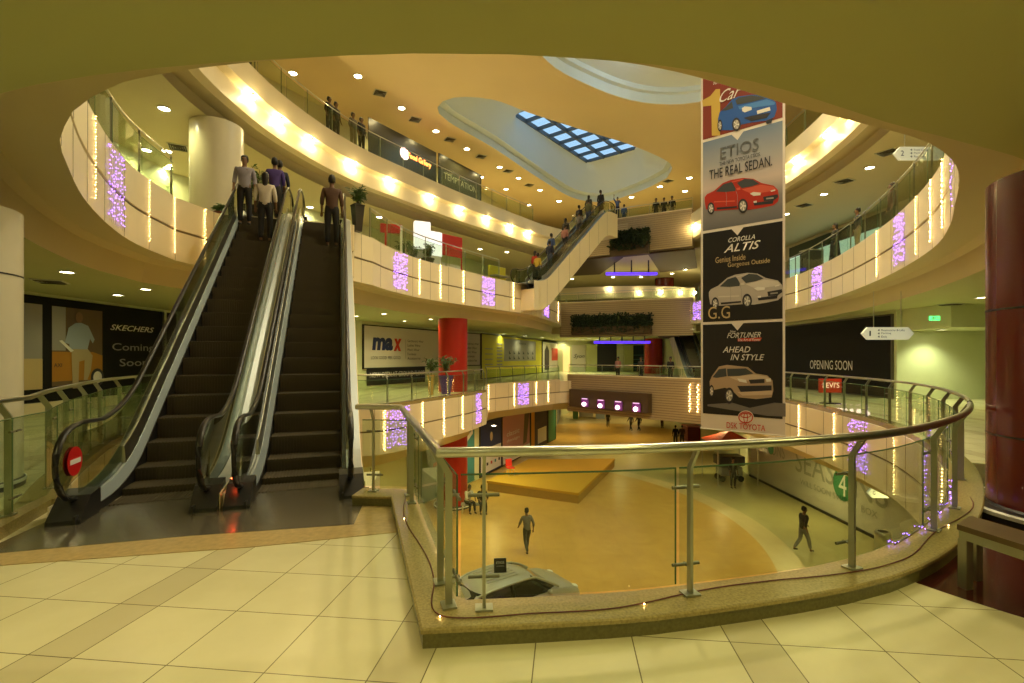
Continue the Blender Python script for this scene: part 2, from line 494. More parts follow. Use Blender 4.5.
# third floor edge: upper panel stands proud of a lower wash-lit band
def fascia3(name, c, z):
    mb = MB(); sweep(mb, c, [(.30, z + .004), (.30, z + .055), (0, z + .055), (-.012, z + .05), (-.012, z - .74), (.30, z - .80)])
    o = struct(name, mb, panel)
    m3 = MB(); sweep(m3, c, [(.30, z - .80), (.30, z - .95), (.16, z - 1.0), (.18, z - 1.55), (.45, z - 1.62)]); struct('lower_band', m3, panel, parent=o)
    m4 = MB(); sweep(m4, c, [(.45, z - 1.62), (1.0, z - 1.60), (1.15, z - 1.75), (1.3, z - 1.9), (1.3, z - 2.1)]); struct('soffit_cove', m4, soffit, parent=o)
    holed(MB(), OUT, [offset(c, 1.3)], z - 2.1, up=False)
fascia3('trim_3', L3, Z3)

# roof with its two recesses and the skylight ------------------------------------
R1 = cat([(11.6, 36.2), (10.6, 38.6), (8.6, 41.4), (7.2, 41.8), (5.0, 40.6), (2.1, 36.4), (-1.2, 31.0), (-3.6, 27.6), (-4.0, 26.0), (-3.0, 25.0), (-1.0, 25.2), (1.0, 26.6), (4.2, 28.6), (7.8, 30.8), (11.0, 33.6), (11.6, 36.2)], .6)
R1 = join(R1)
if area(R1) < 0: R1.reverse()
R2 = join(cat([(.6, 20.4), (2.0, 22.4), (3.6, 23.7), (5.5, 24.9), (7.6, 25.6), (9.8, 25.4), (11.3, 23.8), (11.6, 20), (10.5, 16), (7, 13.4), (3, 13.6), (.6, 16.5), (.6, 20.4)], .6))
if area(R2) < 0: R2.reverse()
struct('ceiling', holed(MB(), OUT, [R1, R2], ZR, up=False), roofpaint)
def ins(c, d): return offset(c, -d)
SKC = Vector((5.3, 35.6)); su = Vector((.61, .79)); sv = Vector((.79, -.61))
SKL = [SKC + su * a + sv * b for a, b in ((-5.6, -2.3), (4.6, -2.3), (4.6, 2.3), (-5.6, 2.3))]
if area(SKL) < 0: SKL.reverse()
def ray_poly(poly, c, d):
    best = None
    for i in range(len(poly)):
        a, b = poly[i - 1], poly[i]; e = b - a
        den = d.x * e.y - d.y * e.x
        if abs(den) < 1e-9: continue
        w = a - c; t = (w.x * e.y - w.y * e.x) / den; s = (w.x * d.y - w.y * d.x) / den
        if t > 0 and -1e-6 <= s <= 1 + 1e-6: best = t if best is None else min(best, t)
    return c + d * (best or 1)
inner = [ray_poly(SKL, SKC, (p - SKC).normalized()) for p in ins(R1, .35)]
A0, A1, A2 = R1, offset(R1, .10), ins(R1, .30)
mb = MB(); rings = [[(p.x, p.y, ZR) for p in A0], [(p.x, p.y, ZR + .55) for p in A1], [(p.x, p.y, ZR + .62) for p in A2], [(p.x, p.y, ZR + .75) for p in A2]]
for t in (.25, .5, .75, 1):
    rings.append([tuple((Vector((p.x, p.y, 0)).lerp(Vector((q.x, q.y, 0)), t)) + Vector((0, 0, ZR + .75 + 2.15 * math.sin(t * PI / 2)))) for p, q in zip(A2, inner)])
mb.loft(rings, False, True)
struct('ceiling_skylight_recess', mb, coolwhite, smooth=True)
mb = MB(); B2 = ins(R2, .25); B3 = ins(R2, 1.2)
mb.loft([[(p.x, p.y, ZR) for p in R2], [(p.x, p.y, ZR + .5) for p in R2], [(p.x, p.y, ZR + .5) for p in B2], [(p.x, p.y, ZR + .75) for p in B2], [(p.x, p.y, ZR + .85) for p in B3]], False, True)
holed(mb, B3, [], ZR + .85, up=False)
struct('ceiling_blind_recess', mb, coolwhite)
m = MB(); sweep(m, R2, [(0, ZR - .002), (0, ZR - .03), (.18, ZR - .03), (.35, ZR - .002)]); struct('trim_4', m, roofpaint)
# skylight
zs = ZR + 2.9
sk = thing('skylight', 'glazed skylight with dark grid bars high in the roof recess', 'skylight', (SKC.x, SKC.y, zs))
fr = MB()
rzs = math.atan2(su.y, su.x)
for i in range(8):
    a = -5.6 + 10.2 * i / 7; p = SKC + su * a
    fr.box((p.x, p.y, zs + .12), (.10, 4.7, .26), rzs)
for i in range(4):
    b = -2.3 + 4.6 * i / 3; p = SKC + su * (-.5) + sv * b
    fr.box((p.x, p.y, zs + .12), (10.3, .12, .30), rzs)
obj('frame', fr, mat('skylight_bar', (.10, .12, .13), .5, .4), sk)
for i in range(7):
    for k in range(3):
        a = -5.6 + 10.2 * (i + .5) / 7; b = -2.3 + 4.6 * (k + .5) / 3; p = SKC + su * a + sv * b
        q = MB(); q.box((p.x, p.y, zs + .28), (1.34, 1.4, .03), rzs)
        obj('pane', q, skyglass, sk)

# outer walls ---------------------------------------------------------------------
def wall(name, path, z0, z1, m, t=.2):
    P = [Vector(p) for p in path]; mb = MB()
    off = offset(P, t, False)
    mb.loft([[(p.x, p.y, z0), (p.x, p.y, z1), (q.x, q.y, z1), (q.x, q.y, z0)] for p, q in zip(P, off)], True)
    return struct(name, mb, m)
# walls run so that 'outside' is to the right of the direction of travel
wall('wall_left_first', [(3.3, 57), (3.1, 51), (-2.4, 36), (-8.2, 25.2), (-14, 20.3), (-14, -4)], 0, 3.6, wallgreen)
wall('wall_right_first', [(20, -4), (20, 19.5), (15.5, 19.5), (15.5, 57)], 0, 3.6, wallgreen)
wall('wall_far_first', [(15.5, 57), (3.3, 57)], 0, 3.6, wallgreen)
wall('wall_left_second', [(3.3, 60), (1.5, 50), (-3.0, 38), (-9, 27), (-14, 20), (-14, -4)], 5.7, 9.3, wallgreen)
wall('wall_right_second', [(19, -4), (19, 60)], 5.7, 9.3, cream)
wall('wall_far_second', [(19, 60), (3.3, 60)], 5.7, 9.3, cream)
wall('wall_left_third', [(3.3, 60), (2, 50), (-3, 38), (-9, 28), (-13, 21), (-13, -4)], 11.4, ZR, cream)
wall('wall_right_third', [(19, -4), (19, 60)], 11.4, ZR, cream)
wall('wall_far_third', [(19, 60), (3.3, 60)], 11.4, ZR, cream)
wall('wall_left_ground', [(12, 77), (6.0, 60), (3.3, 42), (-2.2, 28.9), (-6.5, 20), (-14, 16), (-14, -4)], ZG, -2.1, wallgreen)
wall('wall_right_ground', [(16, -4), (16, 16.6), (14.9, 17), (14.8, 30), (17, 46), (22, 77)], ZG, -2.1, wallgreen)
wall('wall_far_ground', [(22, 77), (12, 77)], ZG, -2.1, wallgreen)
for nm, z0, z1 in (('ground', ZG, -2.1), ('first', 0, 3.6), ('second', 5.7, 9.3), ('third', 11.4, ZR)):
    wall('wall_back_' + nm, [(-14.2, -4), (20.2, -4)], z0, z1, wallgreen)
# lowered bulkhead over the right-hand corridor
b = MB(); b.box((17.9, 18.4, 3.18), (4.4, 2.2, .84)); struct('ceiling_bulkhead', b, wallgreen)

# kerbs -----------------------------------------------------------------------------
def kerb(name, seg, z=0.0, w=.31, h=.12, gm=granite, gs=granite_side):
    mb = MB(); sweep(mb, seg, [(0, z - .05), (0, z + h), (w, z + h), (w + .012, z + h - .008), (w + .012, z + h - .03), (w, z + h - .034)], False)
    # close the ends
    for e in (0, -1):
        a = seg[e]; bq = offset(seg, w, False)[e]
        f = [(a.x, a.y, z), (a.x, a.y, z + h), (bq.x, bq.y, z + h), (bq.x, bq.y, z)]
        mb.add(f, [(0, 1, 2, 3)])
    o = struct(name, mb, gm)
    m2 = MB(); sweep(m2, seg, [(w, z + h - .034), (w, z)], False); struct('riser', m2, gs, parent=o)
    return o
def until(c, test):
    return [p for p in c if test(p)]
corner = [Vector((-1.80, 5.86)), Vector((-1.13, 5.78)), Vector((-.30, 3.15))]
K1 = [Vector((-1.80, 5.84)), Vector((-1.13, 5.78))] + [Vector((-1.13, 5.78)).lerp(Vector((-.30, 3.15)), i / 6) for i in range(1, 6)] + L1_near
kerb('trim_5', K1)
K2 = L1_backl; K3 = L1_left
kerb('trim_6', K2, w=.2, gm=panel, gs=panel)
iL = [i for i, p in enumerate(L1_left) if p.x < -7.5][0]
kerb('trim_7', L1_left)
kl = [Vector((-5.12, 5.38)), Vector((-4.75, 4.5)), Vector((-4.4, 3.6)), Vector((-4.2, 2.6))]
KL = cat([tuple(p) for p in kl], .3)
kerb('trim_8', [p + Vector((.0, 0)) for p in KL][::-1][::-1], w=.28)
# brown marble strip and steel landing in front of the escalators
s1 = [(-4.62, 4.02), (-4.3, 3.93), (-2.29, 4.33), (-1.19, 4.66)]
s2 = [(-1.52, 4.90), (-3.05, 4.58), (-4.3, 4.22), (-4.66, 4.10)]
m = MB(); m.prism([(-4.55, 3.86), (-2.29, 4.33), (-1.11, 4.69), (-1.20, 4.98), (-3.05, 4.58), (-4.62, 4.12)], 0.001, .006); struct('trim_9', m, stonestrip)
m = MB(); m.prism([(-1.60, 4.90), (-1.20, 4.97), (-1.40, 5.5), (-1.86, 5.52)], 0.001, .006); struct('trim_10', m, stonestrip)
m = MB(); m.prism([(-4.60, 4.13), (-3.05, 4.58), (-1.60, 4.90), (-1.72, 5.6), (-1.86, 6.3), (-4.85, 5.25)], 0.002, .008); struct('landing_plate', m, plate)

m = MB(); m.prism([(-4.85, 5.2), (-1.86, 6.25), (-1.98, 7.1), (-4.9, 6.1)], 0.0005, .0025); struct('landing_plate_edge', m, plate)

# columns -------------------------------------------------------------------------
def column(name, x, y, r, z0, z1, m, ring=None, seams=()):
    mb = MB(); mb.lathe((x, y, 0), [(r, z0), (r, z1)], 48)
    o = struct(name, mb, m, smooth=True)
    for s in seams:
        q = MB(); q.lathe((x, y, 0), [(r + .004, s), (r + .004, s + .02)], 48, False); struct('seam', q, black, parent=o)
    if ring:
        q = MB(); q.lathe((x, y, 0), [(ring, z0), (ring, z0 + .10), (r + .02, z0 + .10), (r, z0 + .12)], 48, False); struct('plinth', q, black, parent=o)
        q = MB(); q.lathe((x, y, 0), [(ring + .006, z0 + .06), (ring + .012, z0 + .10), (ring - .05, z0 + .104)], 48, False); struct('plinth_band', q, white, parent=o)
    return o
column('column', 5.95, 5.0, .76, 0, 3.6, redcol, ring=.97, seams=(2.2, .85))
column('column', -7.06, 6.1, .64, 0, 3.6, whitecol, ring=.66, seams=(2.75,))
column('column', -9.75, 16.0, .78, 5.7, 9.3, whitecol)
column('column', -2.95, 24.2, .72, 0, 3.6, redcol2)
column('column', -2.95, 24.2, .72, ZG, -2.1, redcol2, ring=.95)
column('column', 14.6, 50, .9, 0, 3.6, redcol2)
column('column', 14.8, 47, .9, 5.7, 9.3, redcol)

# bridges across the back of the hall ------------------------------------------------
def bridge(name, p, q, z0, z1, thick=.35):
    p, q = Vector(p), Vector(q); d = (q - p).normalized(); n = Vector((d.y, -d.x))   # n faces the hall (towards camera)
    if n.y > 0: n = -n
    L = (q - p).length; c = (p + q) / 2; rz = math.atan2(d.y, d.x)
    mb = MB(); cc = c - n * thick / 2; mb.box((cc.x, cc.y, (z0 + z1) / 2), (L, thick, z1 - z0), rz)
    o = struct(name, mb, slatgap)
    m2 = MB(); k = int((z1 - z0) / .15)
    for i in range(k):
        cc = c + n * .03; m2.box((cc.x, cc.y, z0 + (i + .5) * (z1 - z0) / k), (L, .06, (z1 - z0) / k - .035), rz)
    struct('slats', m2, slat, parent=o)
    m3 = MB(); cc = c - n * .12; m3.box((cc.x, cc.y, z1 + .03), (L, .42, .06), rz); struct('coping', m3, panel, parent=o)
    return o, p, q, d, n
B1 = bridge('wall_bridge_first', (4.0, 34.7), (10.95, 27.5), -2.15, .42)
B2_ = bridge('wall_bridge_second', (3.9, 39.3), (13.4, 35.8), 3.3, 6.05)
B3_ = bridge('wall_bridge_third', (4.6, 37.2), (12.3, 33.0), 9.25, 11.8)
m = MB(); m.box((5.0, 36.75, 10.6), (1.0, 1.2, 2.5), -.5); struct('wall_bridge_pier', m, slat)
m = MB()
m.prism([(4.6, 37.6), (7.5, 35.9), (8.3, 36.2), (7.9, 43.5), (5.0, 44.5)], 9.12, 9.24); struct('ceiling_bridge_left', m, darkbrown)
m = MB()
m.prism([(9.8, 34.9), (12.6, 33.4), (15.5, 40.5), (13.0, 42.5)], 9.12, 9.24); struct('ceiling_bridge_right', m, darkbrown)
m = MB(); m.prism([(11.0, 36.9), (13.6, 35.9), (15, 43), (13.5, 44)], 3.36, 3.48); struct('ceiling_bridge_second', m, darkbrown)

# ================================================================ RAILINGS
clampm = mat('dull_clamp_metal', (.20, .20, .14), .45, .6)
def resample(seg, sp):
    """points every sp metres along an open 2D curve, with unit tangents"""
    out = []; acc = 0; nxt = 0
    for i in range(len(seg) - 1):
        a, b = seg[i], seg[i + 1]; L = (b - a).length
        while acc + L >= nxt - 1e-6 and L > 1e-6:
            out.append((a.lerp(b, (nxt - acc) / L), (b - a) / L)); nxt += sp
        acc += L
    return out
def length(seg): return sum((seg[i + 1] - seg[i]).length for i in range(len(seg) - 1))
def railing(seg, z, label, h=1.12, sp=1.3, posts=None, off=.12, roff=.20, pw=(.055, .016), m_post=postpaint, m_rail=steel, r=.028, group=None, bend=.16, clamps=True, skip_glass=False):
    """seg: opening edge, anticlockwise. One thing: handrail, posts, glass panels with clamps."""
    zb = z + .055 if z > 1 else z + .12
    mid = offset(seg, off, False); hr = offset(seg, roff, False)
    t = thing('railing', label, 'railing', (mid[len(mid) // 2].x, mid[len(mid) // 2].y, zb), 0, group)
    mb = MB(); mb.tube([(p.x, p.y, z + h) for p in hr], r, 10); obj('handrail', mb, m_rail, t, smooth=True)
    L = length(mid); n = max(1, round(L / sp)); P = posts or resample(mid, L / n - 1e-5)
    for (p, d) in P:
        rz = math.atan2(d.y, d.x); nn = Vector((d.y, -d.x)); q = MB()
        hb = bend; w, th = pw
        def ring(c, zz, tilt=0): 
            return [(c.x + nn.x * a + d.x * b, c.y + nn.y * a + d.y * b, zz + tilt * a) for a, b in ((-w / 2, -th / 2), (w / 2, -th / 2), (w / 2, th / 2), (-w / 2, th / 2))]
        q.loft([ring(p, zb), ring(p, z + h - hb), ring(p + nn * (roff - off), z + h - .02)], True)
        q.box((p.x, p.y, zb + .006), (.11, .09, .012), rz)
        po = obj('post', q, m_post, t)
        if clamps:
            for zz in (zb + .18, z + h - .30):
                c = MB(); a = p - nn * .05; c.cyl((a.x - d.x * .10, a.y - d.y * .10, zz), (a.x + d.x * .10, a.y + d.y * .10, zz), .012, n=8)
                c.cyl((p.x + nn.x * .02, p.y + nn.y * .02, zz), (p.x - nn.x * .07, p.y - nn.y * .07, zz), .010, n=8)
                obj('glass_clamp', c, clampm, po, smooth=True)
    if not skip_glass:
        gl = offset(seg, off - .055, False)
        # one pane between neighbouring posts
        cuts = []
        for (p, d) in P:
            cuts.append(min(range(len(gl)), key=lambda i: (gl[i] - p).length))
        for a, b in zip(cuts[:-1], cuts[1:]):
            if b <= a: continue
            pts = gl[a:b + 1]; pts = [pts[0].lerp(pts[1], .04)] + pts[1:-1] + [pts[-1].lerp(pts[-2], .04)]
            q = MB(); z0, z1 = zb + .05, z + h - .17
            o2 = offset(pts, .010, False)
            q.loft([[(p.x, p.y, z0), (p.x, p.y, z1), (s.x, s.y, z1), (s.x, s.y, z0)] for p, s in zip(pts, o2)], False)
            for e in (0, -1):
                q.add([(pts[e].x, pts[e].y, z0), (pts[e].x, pts[e].y, z1), (o2[e].x, o2[e].y, z1), (o2[e].x, o2[e].y, z0)], [(0, 1, 2, 3)])
            gp = obj('glass_panel', q, glass, t)
            e = MB(); e.tube([((p.x + s.x) / 2, (p.y + s.y) / 2, z1 + .002) for p, s in zip(pts, o2)], .006, 4)
            e.tube([(pts[-1].x, pts[-1].y, z0), (pts[-1].x, pts[-1].y, z1)], .006, 4)
            obj('glass_edge', e, glassedge, gp)
    return t
def nearest(seg, x, y):
    i = min(range(len(seg)), key=lambda k: (seg[k] - Vector((x, y))).length)
    a, b = seg[max(i - 1, 0)], seg[min(i + 1, len(seg) - 1)]
    return seg[i], (b - a).normalized()
def sub(c, i0, i1): return c[i0:i1 + 1]

def join2(a, b):
    out = list(a)
    for p in b:
        if (out[-1] - p).length > .05: out.append(p)
    return out
# the railing in front of the camera: left wing, corner, long front curve
cornerA = Vector((-.30, 3.15)); cornerB = Vector((-1.13, 5.78))
wing = [Vector((-1.80, 5.84)), cornerB] + [cornerB.lerp(cornerA, i / 8) for i in range(1, 8)]
front_seg = wing + L1_near
midf = offset(front_seg, .12, False)
def mp(px):
    c = [p for p in midf]
    best = None
    for i in range(len(c) - 1):
        a, b = c[i], c[i + 1]; k = (px - 512) / F; fa, fb = a.x - k * a.y, b.x - k * b.y
        if fa * fb <= 0 and fa != fb:
            t = fa / (fa - fb); p = a.lerp(b, t)
            if best is None or p.y < best[0].y: best = (p, (b - a).normalized())
    return best
iend = [i for i, p in enumerate(front_seg) if p.y > 5.9 and p.x > 3][0]
fs = front_seg[:iend + 1]
mfs = offset(fs, .12, False)
pp = []
for tgt in ((-1.72, 5.86), (-1.22, 5.60), (-1.08, 5.05), (-.66, 3.75), (-.52, 3.22)):
    pp.append(nearest(mfs, *tgt))
# exact points along the left wing
pp = []
wm = [mfs[0], mfs[1]]
def lerp2(a, b, t): return a.lerp(b, t)
ib = 1; ia = 8 + 1
B_, A_ = mfs[ib], mfs[ia]
dw = (A_ - B_).normalized()
pp.append((mfs[0].lerp(mfs[1], .3), Vector((1, -.1)).normalized()))
pp.append((B_.lerp(A_, .05), dw)); pp.append((B_.lerp(A_, .16), dw)); pp.append((B_.lerp(A_, .86), dw)); pp.append((A_.lerp(B_, .02), dw))
for px in (484, 690, 852, 934, 964):
    q = mp(px)
    if px == 964: q = nearest(mfs, 4.68, 5.0)
    pp.append(q)
railing(fs, 0, 'curved foreground railing of steel and glass on the granite kerb, angled beside the escalators', posts=pp, pw=(.044, .02), r=.032)
railing(front_seg[iend + 1:-3], 0, 'glass railing along the right side, below the black opening soon hoarding', sp=1.25, pw=(.06, .02), off=.12, roff=.20, r=.028)
# left of the escalators on the same floor
il0 = [i for i, p in enumerate(L1_left) if p.y < 13.5 and p.x < -8][0]
railing(join2(L1_left[il0:], KL), 0, 'steel and glass railing curving left of the escalators in front of the taxi poster', h=1.26, sp=1.15, pw=(.065, .02))
railing(L1_left[:il0], 0, 'railing before the scarlet column and the white storefront hoarding', sp=1.3, pw=(.05, .016), h=1.1, clamps=False)
railing(L1_backl, 0, 'railing before the yellow hoarding, left of the lowest slatted bridge', sp=1.3, pw=(.05, .016), clamps=False)
def on_bridge(b, z, label, a=0.0, e=1.0, h=1.1, back=.15, zb=None):
    o, p, q, d, n = b
    A = p.lerp(q, a) - n * back; B = p.lerp(q, e) - n * back
    L = (B - A).length; seg = [A + (B - A) * (i / max(2, int(L / .7))) for i in range(max(2, int(L / .7)) + 1)]
    return railing(seg[::-1], z, label, h=h, sp=1.5, off=.0, roff=.0, bend=.05, clamps=False, pw=(.04, .016))
on_bridge(B1, .43, 'glass railing on top of the lowest slatted bridge', h=.72)
on_bridge(B2_, 6.06, 'glass railing on top of the middle slatted bridge', h=.8)
on_bridge(B3_, 11.81, 'glass railing on top of the topmost slatted bridge', h=.8)
# second floor
kw = dict(h=1.1, sp=1.5, off=.10, roff=.10, bend=.02, clamps=False, pw=(.04, .014), r=.022)
railing(L2_right[12:-3], Z2, 'long second-floor railing sweeping round the right side above the opening soon hoarding', **kw)
railing(L2_backl[2:], Z2, 'second-floor railing in the recess between the crowded escalator and the middle bridge', **kw)
railing([p for p in L2_mid if p.x < -.5], Z2, 'second-floor railing from the potted plant to the foot of the crowded escalator', **kw)
railing(L2_left, Z2, 'second-floor railing curving in front of the tall white column at the left', **kw)
railing(L3_left[2:-2], Z3, 'top-floor railing on the left above the row of bare bulbs', **kw)
railing(L3_all[:-3], Z3, 'top-floor railing on the right, behind the hanging car banner', **kw)

# ================================================================ ESCALATORS
def smooth_path(u0, ya, yb, u1, rise, r=.75):
    """(u, z) of the step track"""
    s = rise / (yb - ya); out = []
    def bez(a, b, c, n=7):
        return [((1 - t) ** 2 * a[0] + 2 * (1 - t) * t * b[0] + t * t * c[0], (1 - t) ** 2 * a[1] + 2 * (1 - t) * t * b[1] + t * t * c[1]) for t in [i / n for i in range(n + 1)]]
    out.append((u0, 0))
    out += bez((ya - r, 0), (ya, 0), (ya + r * .8, r * .8 * s))
    k = 8; a = (ya + r * .8, r * .8 * s); b = (yb - r * .8, rise - r * .8 * s)
    for i in range(1, k): out.append((a[0] + (b[0] - a[0]) * i / k, a[1] + (b[1] - a[1]) * i / k))
    out += bez(b, (yb, rise), (yb + r, rise))
    out.append((u1, rise))
    return [p for i, p in enumerate(out) if i == 0 or p[0] > out[i - 1][0] + 1e-4]
def zt(path, u):
    if u <= path[0][0]: return path[0][1]
    for (a, za), (b, zb) in zip(path[:-1], path[1:]):
        if u <= b: return za + (zb - za) * (u - a) / (b - a)
    return path[-1][1]
def escalator(label, loc, rz, rise, slope, group=None, clad=panel, outl=.15, outr=.15, ya=1.25, hw=.5, sign=False, red=None, base_l=True):
    t = thing('escalator', label, 'escalator', loc, rz, group)
    yb = ya + rise / slope; u0, u1 = .55, yb + .75
    P = smooth_path(u0, ya, yb, u1, rise)
    M = Matrix.Translation(Vector(loc)) @ Matrix.Rotation(rz, 4, 'Z')
    def O(name, mb, m, par=t, smooth=False):
        mb.v = [M @ v for v in mb.v]; return obj(name, mb, m, par, smooth=smooth)
    full = [(-.12, 0), (.2, 0)] + P + [(u1 + .55, rise)]
    def strip(prof, path=P):
        mb = MB(); mb.loft([[(x, u, z + dz) for x, dz in prof] for u, z in path], True); return mb
    # steps
    first = None; k = 0; u = u0 + .02
    while u < u1 - .2:
        z = zt(P, u + .2) - .012
        if first is None:
            q = MB(); q.box((0, .2, -.02), (2 * hw - .02, .395, .04))
            for i in range(24):
                x = -hw + .03 + i * (2 * hw - .06) / 23; q.box((x, .2, .004), (.016, .39, .012))
            q.box((0, .01, -.16), (2 * hw - .02, .02, .28)); q.box((0, .2, -.10), (2 * hw - .06, .3, .12))
            for i in range(24):
                x = -hw + .03 + i * (2 * hw - .06) / 23; q.box((x, -.003, -.16), (.014, .008, .27))
            first = obj('step', q, stepm, t, world=False); first.location = (0, u, z)
        else:
            c = first.copy(); COL.objects.link(c); c.parent = t; c.location = (0, u, z)
        u += .4; k += 1
    q = MB()
    q.box((0, (u0 - .75) / 2 + .1, -.012), (2 * hw, u0 + .55, .03)); O('bottom_landing_plate', q, plate)
    q = MB(); q.box((0, u1 + .35, rise - .012), (2 * hw, .75, .03)); O('top_landing_plate', q, plate)
    for s in (-1, 1):
        ow = outl if s < 0 else outr
        O('skirt_panel', strip([(s * hw, -.25), (s * hw, .09), (s * (hw + .02), .09), (s * (hw + .02), -.25)], full), skirtm)
        O('inner_deck', strip([(s * (hw + .006), .085), (s * (hw + .062), .21), (s * (hw + .09), .21), (s * (hw + .09), .05), (s * (hw + .02), .05)], full[1:-1]), deckblue)
        O('glass_base_panel', strip([(s * (hw + .064), .20), (s * (hw + .088), .42), (s * (hw + .108), .42), (s * (hw + .108), .20)], P[4:-4]), steel)
        O('balustrade_glass', strip([(s * (hw + .094), .20), (s * (hw + .094), .90), (s * (hw + .106), .90), (s * (hw + .106), .20)], full[1:-1]), escglass)
        O('outer_deck', strip([(s * (hw + .11), .24), (s * (hw + .10 + ow), .20), (s * (hw + .10 + ow), .02), (s * (hw + .11), .02)], full[1:-1]), outerdeck)
        hx = s * (hw + .10)
        hp = [(.42, .24), (.14, .22), (-.06, .27), (-.20, .42), (-.255, .64), (-.18, .84), (.0, .96), (.3, 1.0)]
        hp += [(u_, z_ + .97 + .02 * 0) for u_, z_ in P[1:-1]]
        hp += [(u1 + .35, rise + .98), (u1 + .62, rise + .93), (u1 + .76, rise + .78), (u1 + .78, rise + .60), (u1 + .68, rise + .42), (u1 + .45, rise + .33), (u1 + .2, rise + .32)]
        hp = [tuple(v) for v in cat([(a, b) for a, b in hp], .12)]
        mb = MB(); mb.tube([(hx, a, b) for a, b in hp], .034, 10, flat=.7); O('handrail', mb, rubber, smooth=True)
        # rounded glass ends inside the newels
        gz = MB(); poly = [(a, b) for a, b in hp if a < .45 and b < 1.02 and b > .25]
        vs = [(hx - .006, a, b) for a, b in poly] + [(hx + .006, a, b) for a, b in poly]; n_ = len(poly)
        gz.add(vs, [tuple(range(n_)), tuple(reversed(range(n_, 2 * n_)))]); O('newel_glass', gz, escglass)
        gz = MB(); poly = [(a, b) for a, b in hp if a > u1 and b > rise + .25]
        vs = [(hx - .006, a, b) for a, b in poly] + [(hx + .006, a, b) for a, b in poly]; n_ = len(poly)
        gz.add(vs, [tuple(range(n_)), tuple(reversed(range(n_, 2 * n_)))]); O('newel_glass', gz, escglass)
        # dark inlet boxes
        for uu, zz, dr in ((0.0, 0, 1), (u1 + .35, rise, -1)):
            q = MB(); xa, xb = (hx - .13, hx + ow - .005) if s > 0 else (hx - ow + .005, hx + .13)
            a0 = uu - .06 if dr > 0 else uu - .25; a1 = a0 + .42
            top = [(a0 - .04, .0), (a0 - .03, .05), (a0 + .2, .25), (a1, .28), (a1, .02)] if dr > 0 else [(a1 + .3, .02), (a1 + .28, .16), (a1 + .08, .30), (a0, .30), (a0, .02)]
            q.loft([[(x, a, zz + b) for a, b in top] for x in (xa, xb)], True)
            O('handrail_inlet', q, black)
    # body under the steps
    body = [(0.0, -.02)] + P + [(u1 + .7, rise)]
    xo, xi = -(hw + .10 + outl), hw + .10 + outr
    mb = MB(); mb.loft([[(xo, u_, z_ + .02), (xi, u_, z_ + .02 - .0), (xi, u_, z_ - 1.15), (xo, u_, z_ - 1.15)] for u_, z_ in [(u_, z_ - .26) for u_, z_ in body]], True)
    O('truss_body', mb, clad)
    for x in (xo, xi):
        mb = MB(); e = .012 * (1 if x > 0 else -1)
        mb.loft([[(x, u_, z_ + .20), (x + e, u_, z_ + .20), (x + e, u_, z_ - 1.40), (x, u_, z_ - 1.40)] for u_, z_ in body], True)
        sc = O('side_cladding', mb, clad)
        j = MB(); uu = 1.2
        while uu < u1:
            z_ = zt(P, uu); j.box((x + e * 1.1, uu, z_ - .6), (.006, .014, 1.55)); uu += 1.15
        O('cladding_joints', j, groove, sc)
    if sign:
        q = MB(); x = -(hw + .10) + .014; q.cyl((x, .08, .62), (x + .006, .08, .62), .15, n=28); sg = O('no_entry_sign', q, mat('sign_red', (.55, .01, .01), .4))
        q = MB(); q.box((x + .009, .08, .62), (.004, .21, .05)); O('white_bar', q, white, sg)
        x = -(hw + .10) - .014; q = MB(); q.cyl((x, .08, .62), (x - .006, .08, .62), .15, n=28); O('no_entry_sign', q, mat('sign_red', (.55, .01, .01), .4))
    if red:
        q = MB(); q.sphere((red * (hw + .05), .04, .33), .02, 8, 5, (1, 1, .6)); O('direction_light', q, glow('red_signal', (1, .08, .02), 25))
    t['_P'] = 0
    del t['_P']
    return t, P, M
ERZ = math.atan2(.335, .942)
rr_ = Vector((.942, .335)); EO = Vector((-3.24, 5.40))
SL = .73
eL = EO - rr_ * .765; eR = EO + rr_ * .765
G_ESC = None
esL = escalator('left of the two big escalators, the one with the red no entry sign', (eL.x, eL.y, 0), ERZ, Z2, SL, outl=.16, outr=.14, sign=True)
esR = escalator('right of the two big escalators, with a single rider near its top', (eR.x, eR.y, 0), ERZ, Z2, SL, outl=.14, outr=.16, red=-1.2)
# crowded escalator from the second to the top floor
b0, b1 = Vector((.55, 26.9)), Vector((6.4, 33.9)); dd = (b1 - b0).normalized()
esC = escalator('crowded escalator climbing to the top floor in front of the slatted bridges', (b0.x, b0.y, Z2), -math.atan2(dd.x, dd.y), Z3 - Z2, .80, ya=1.0, outl=.2, outr=.25)
esD = escalator('distant escalator with blue-white decks seen beside the car banner, above the lowest bridge', (13.3, 33.6, 0), -.15, Z2 - .1, .65, outl=.3, outr=.3)

# ================================================================ SIGNS, HOARDINGS, BANNER
def pl(M, px, py):
    Mi = M.inverted(); o = Mi @ Vector((0, 0, EYE)); d = Mi.to_3x3() @ Vector(((px - 512) / F, 1, (HZ - py) / F))
    k = -o.z / d.z; q = o + d * k
    return (q.x, q.y)
def fit(s, M, x, y, width, m, parent, lift=.02, h=None, **kw):
    """lettering scaled to a given width (and height when given) in the plane of M"""
    me = text_mesh(s, 1.0, **kw)
    xs = [v.co.x for v in me.vertices]; ys = [v.co.y for v in me.vertices]
    w0 = max(xs) - min(xs); h0 = max(ys) - min(ys); k = width / w0; kh = k if h is None else h / h0
    cx, cy = (max(xs) + min(xs)) / 2, (max(ys) + min(ys)) / 2
    T = pmat(parent).inverted() @ M
    for v in me.vertices: v.co = T @ Vector(((v.co.x - cx) * k + x, (v.co.y - cy) * kh + y, lift))
    return link('lettering', me, parent, m)
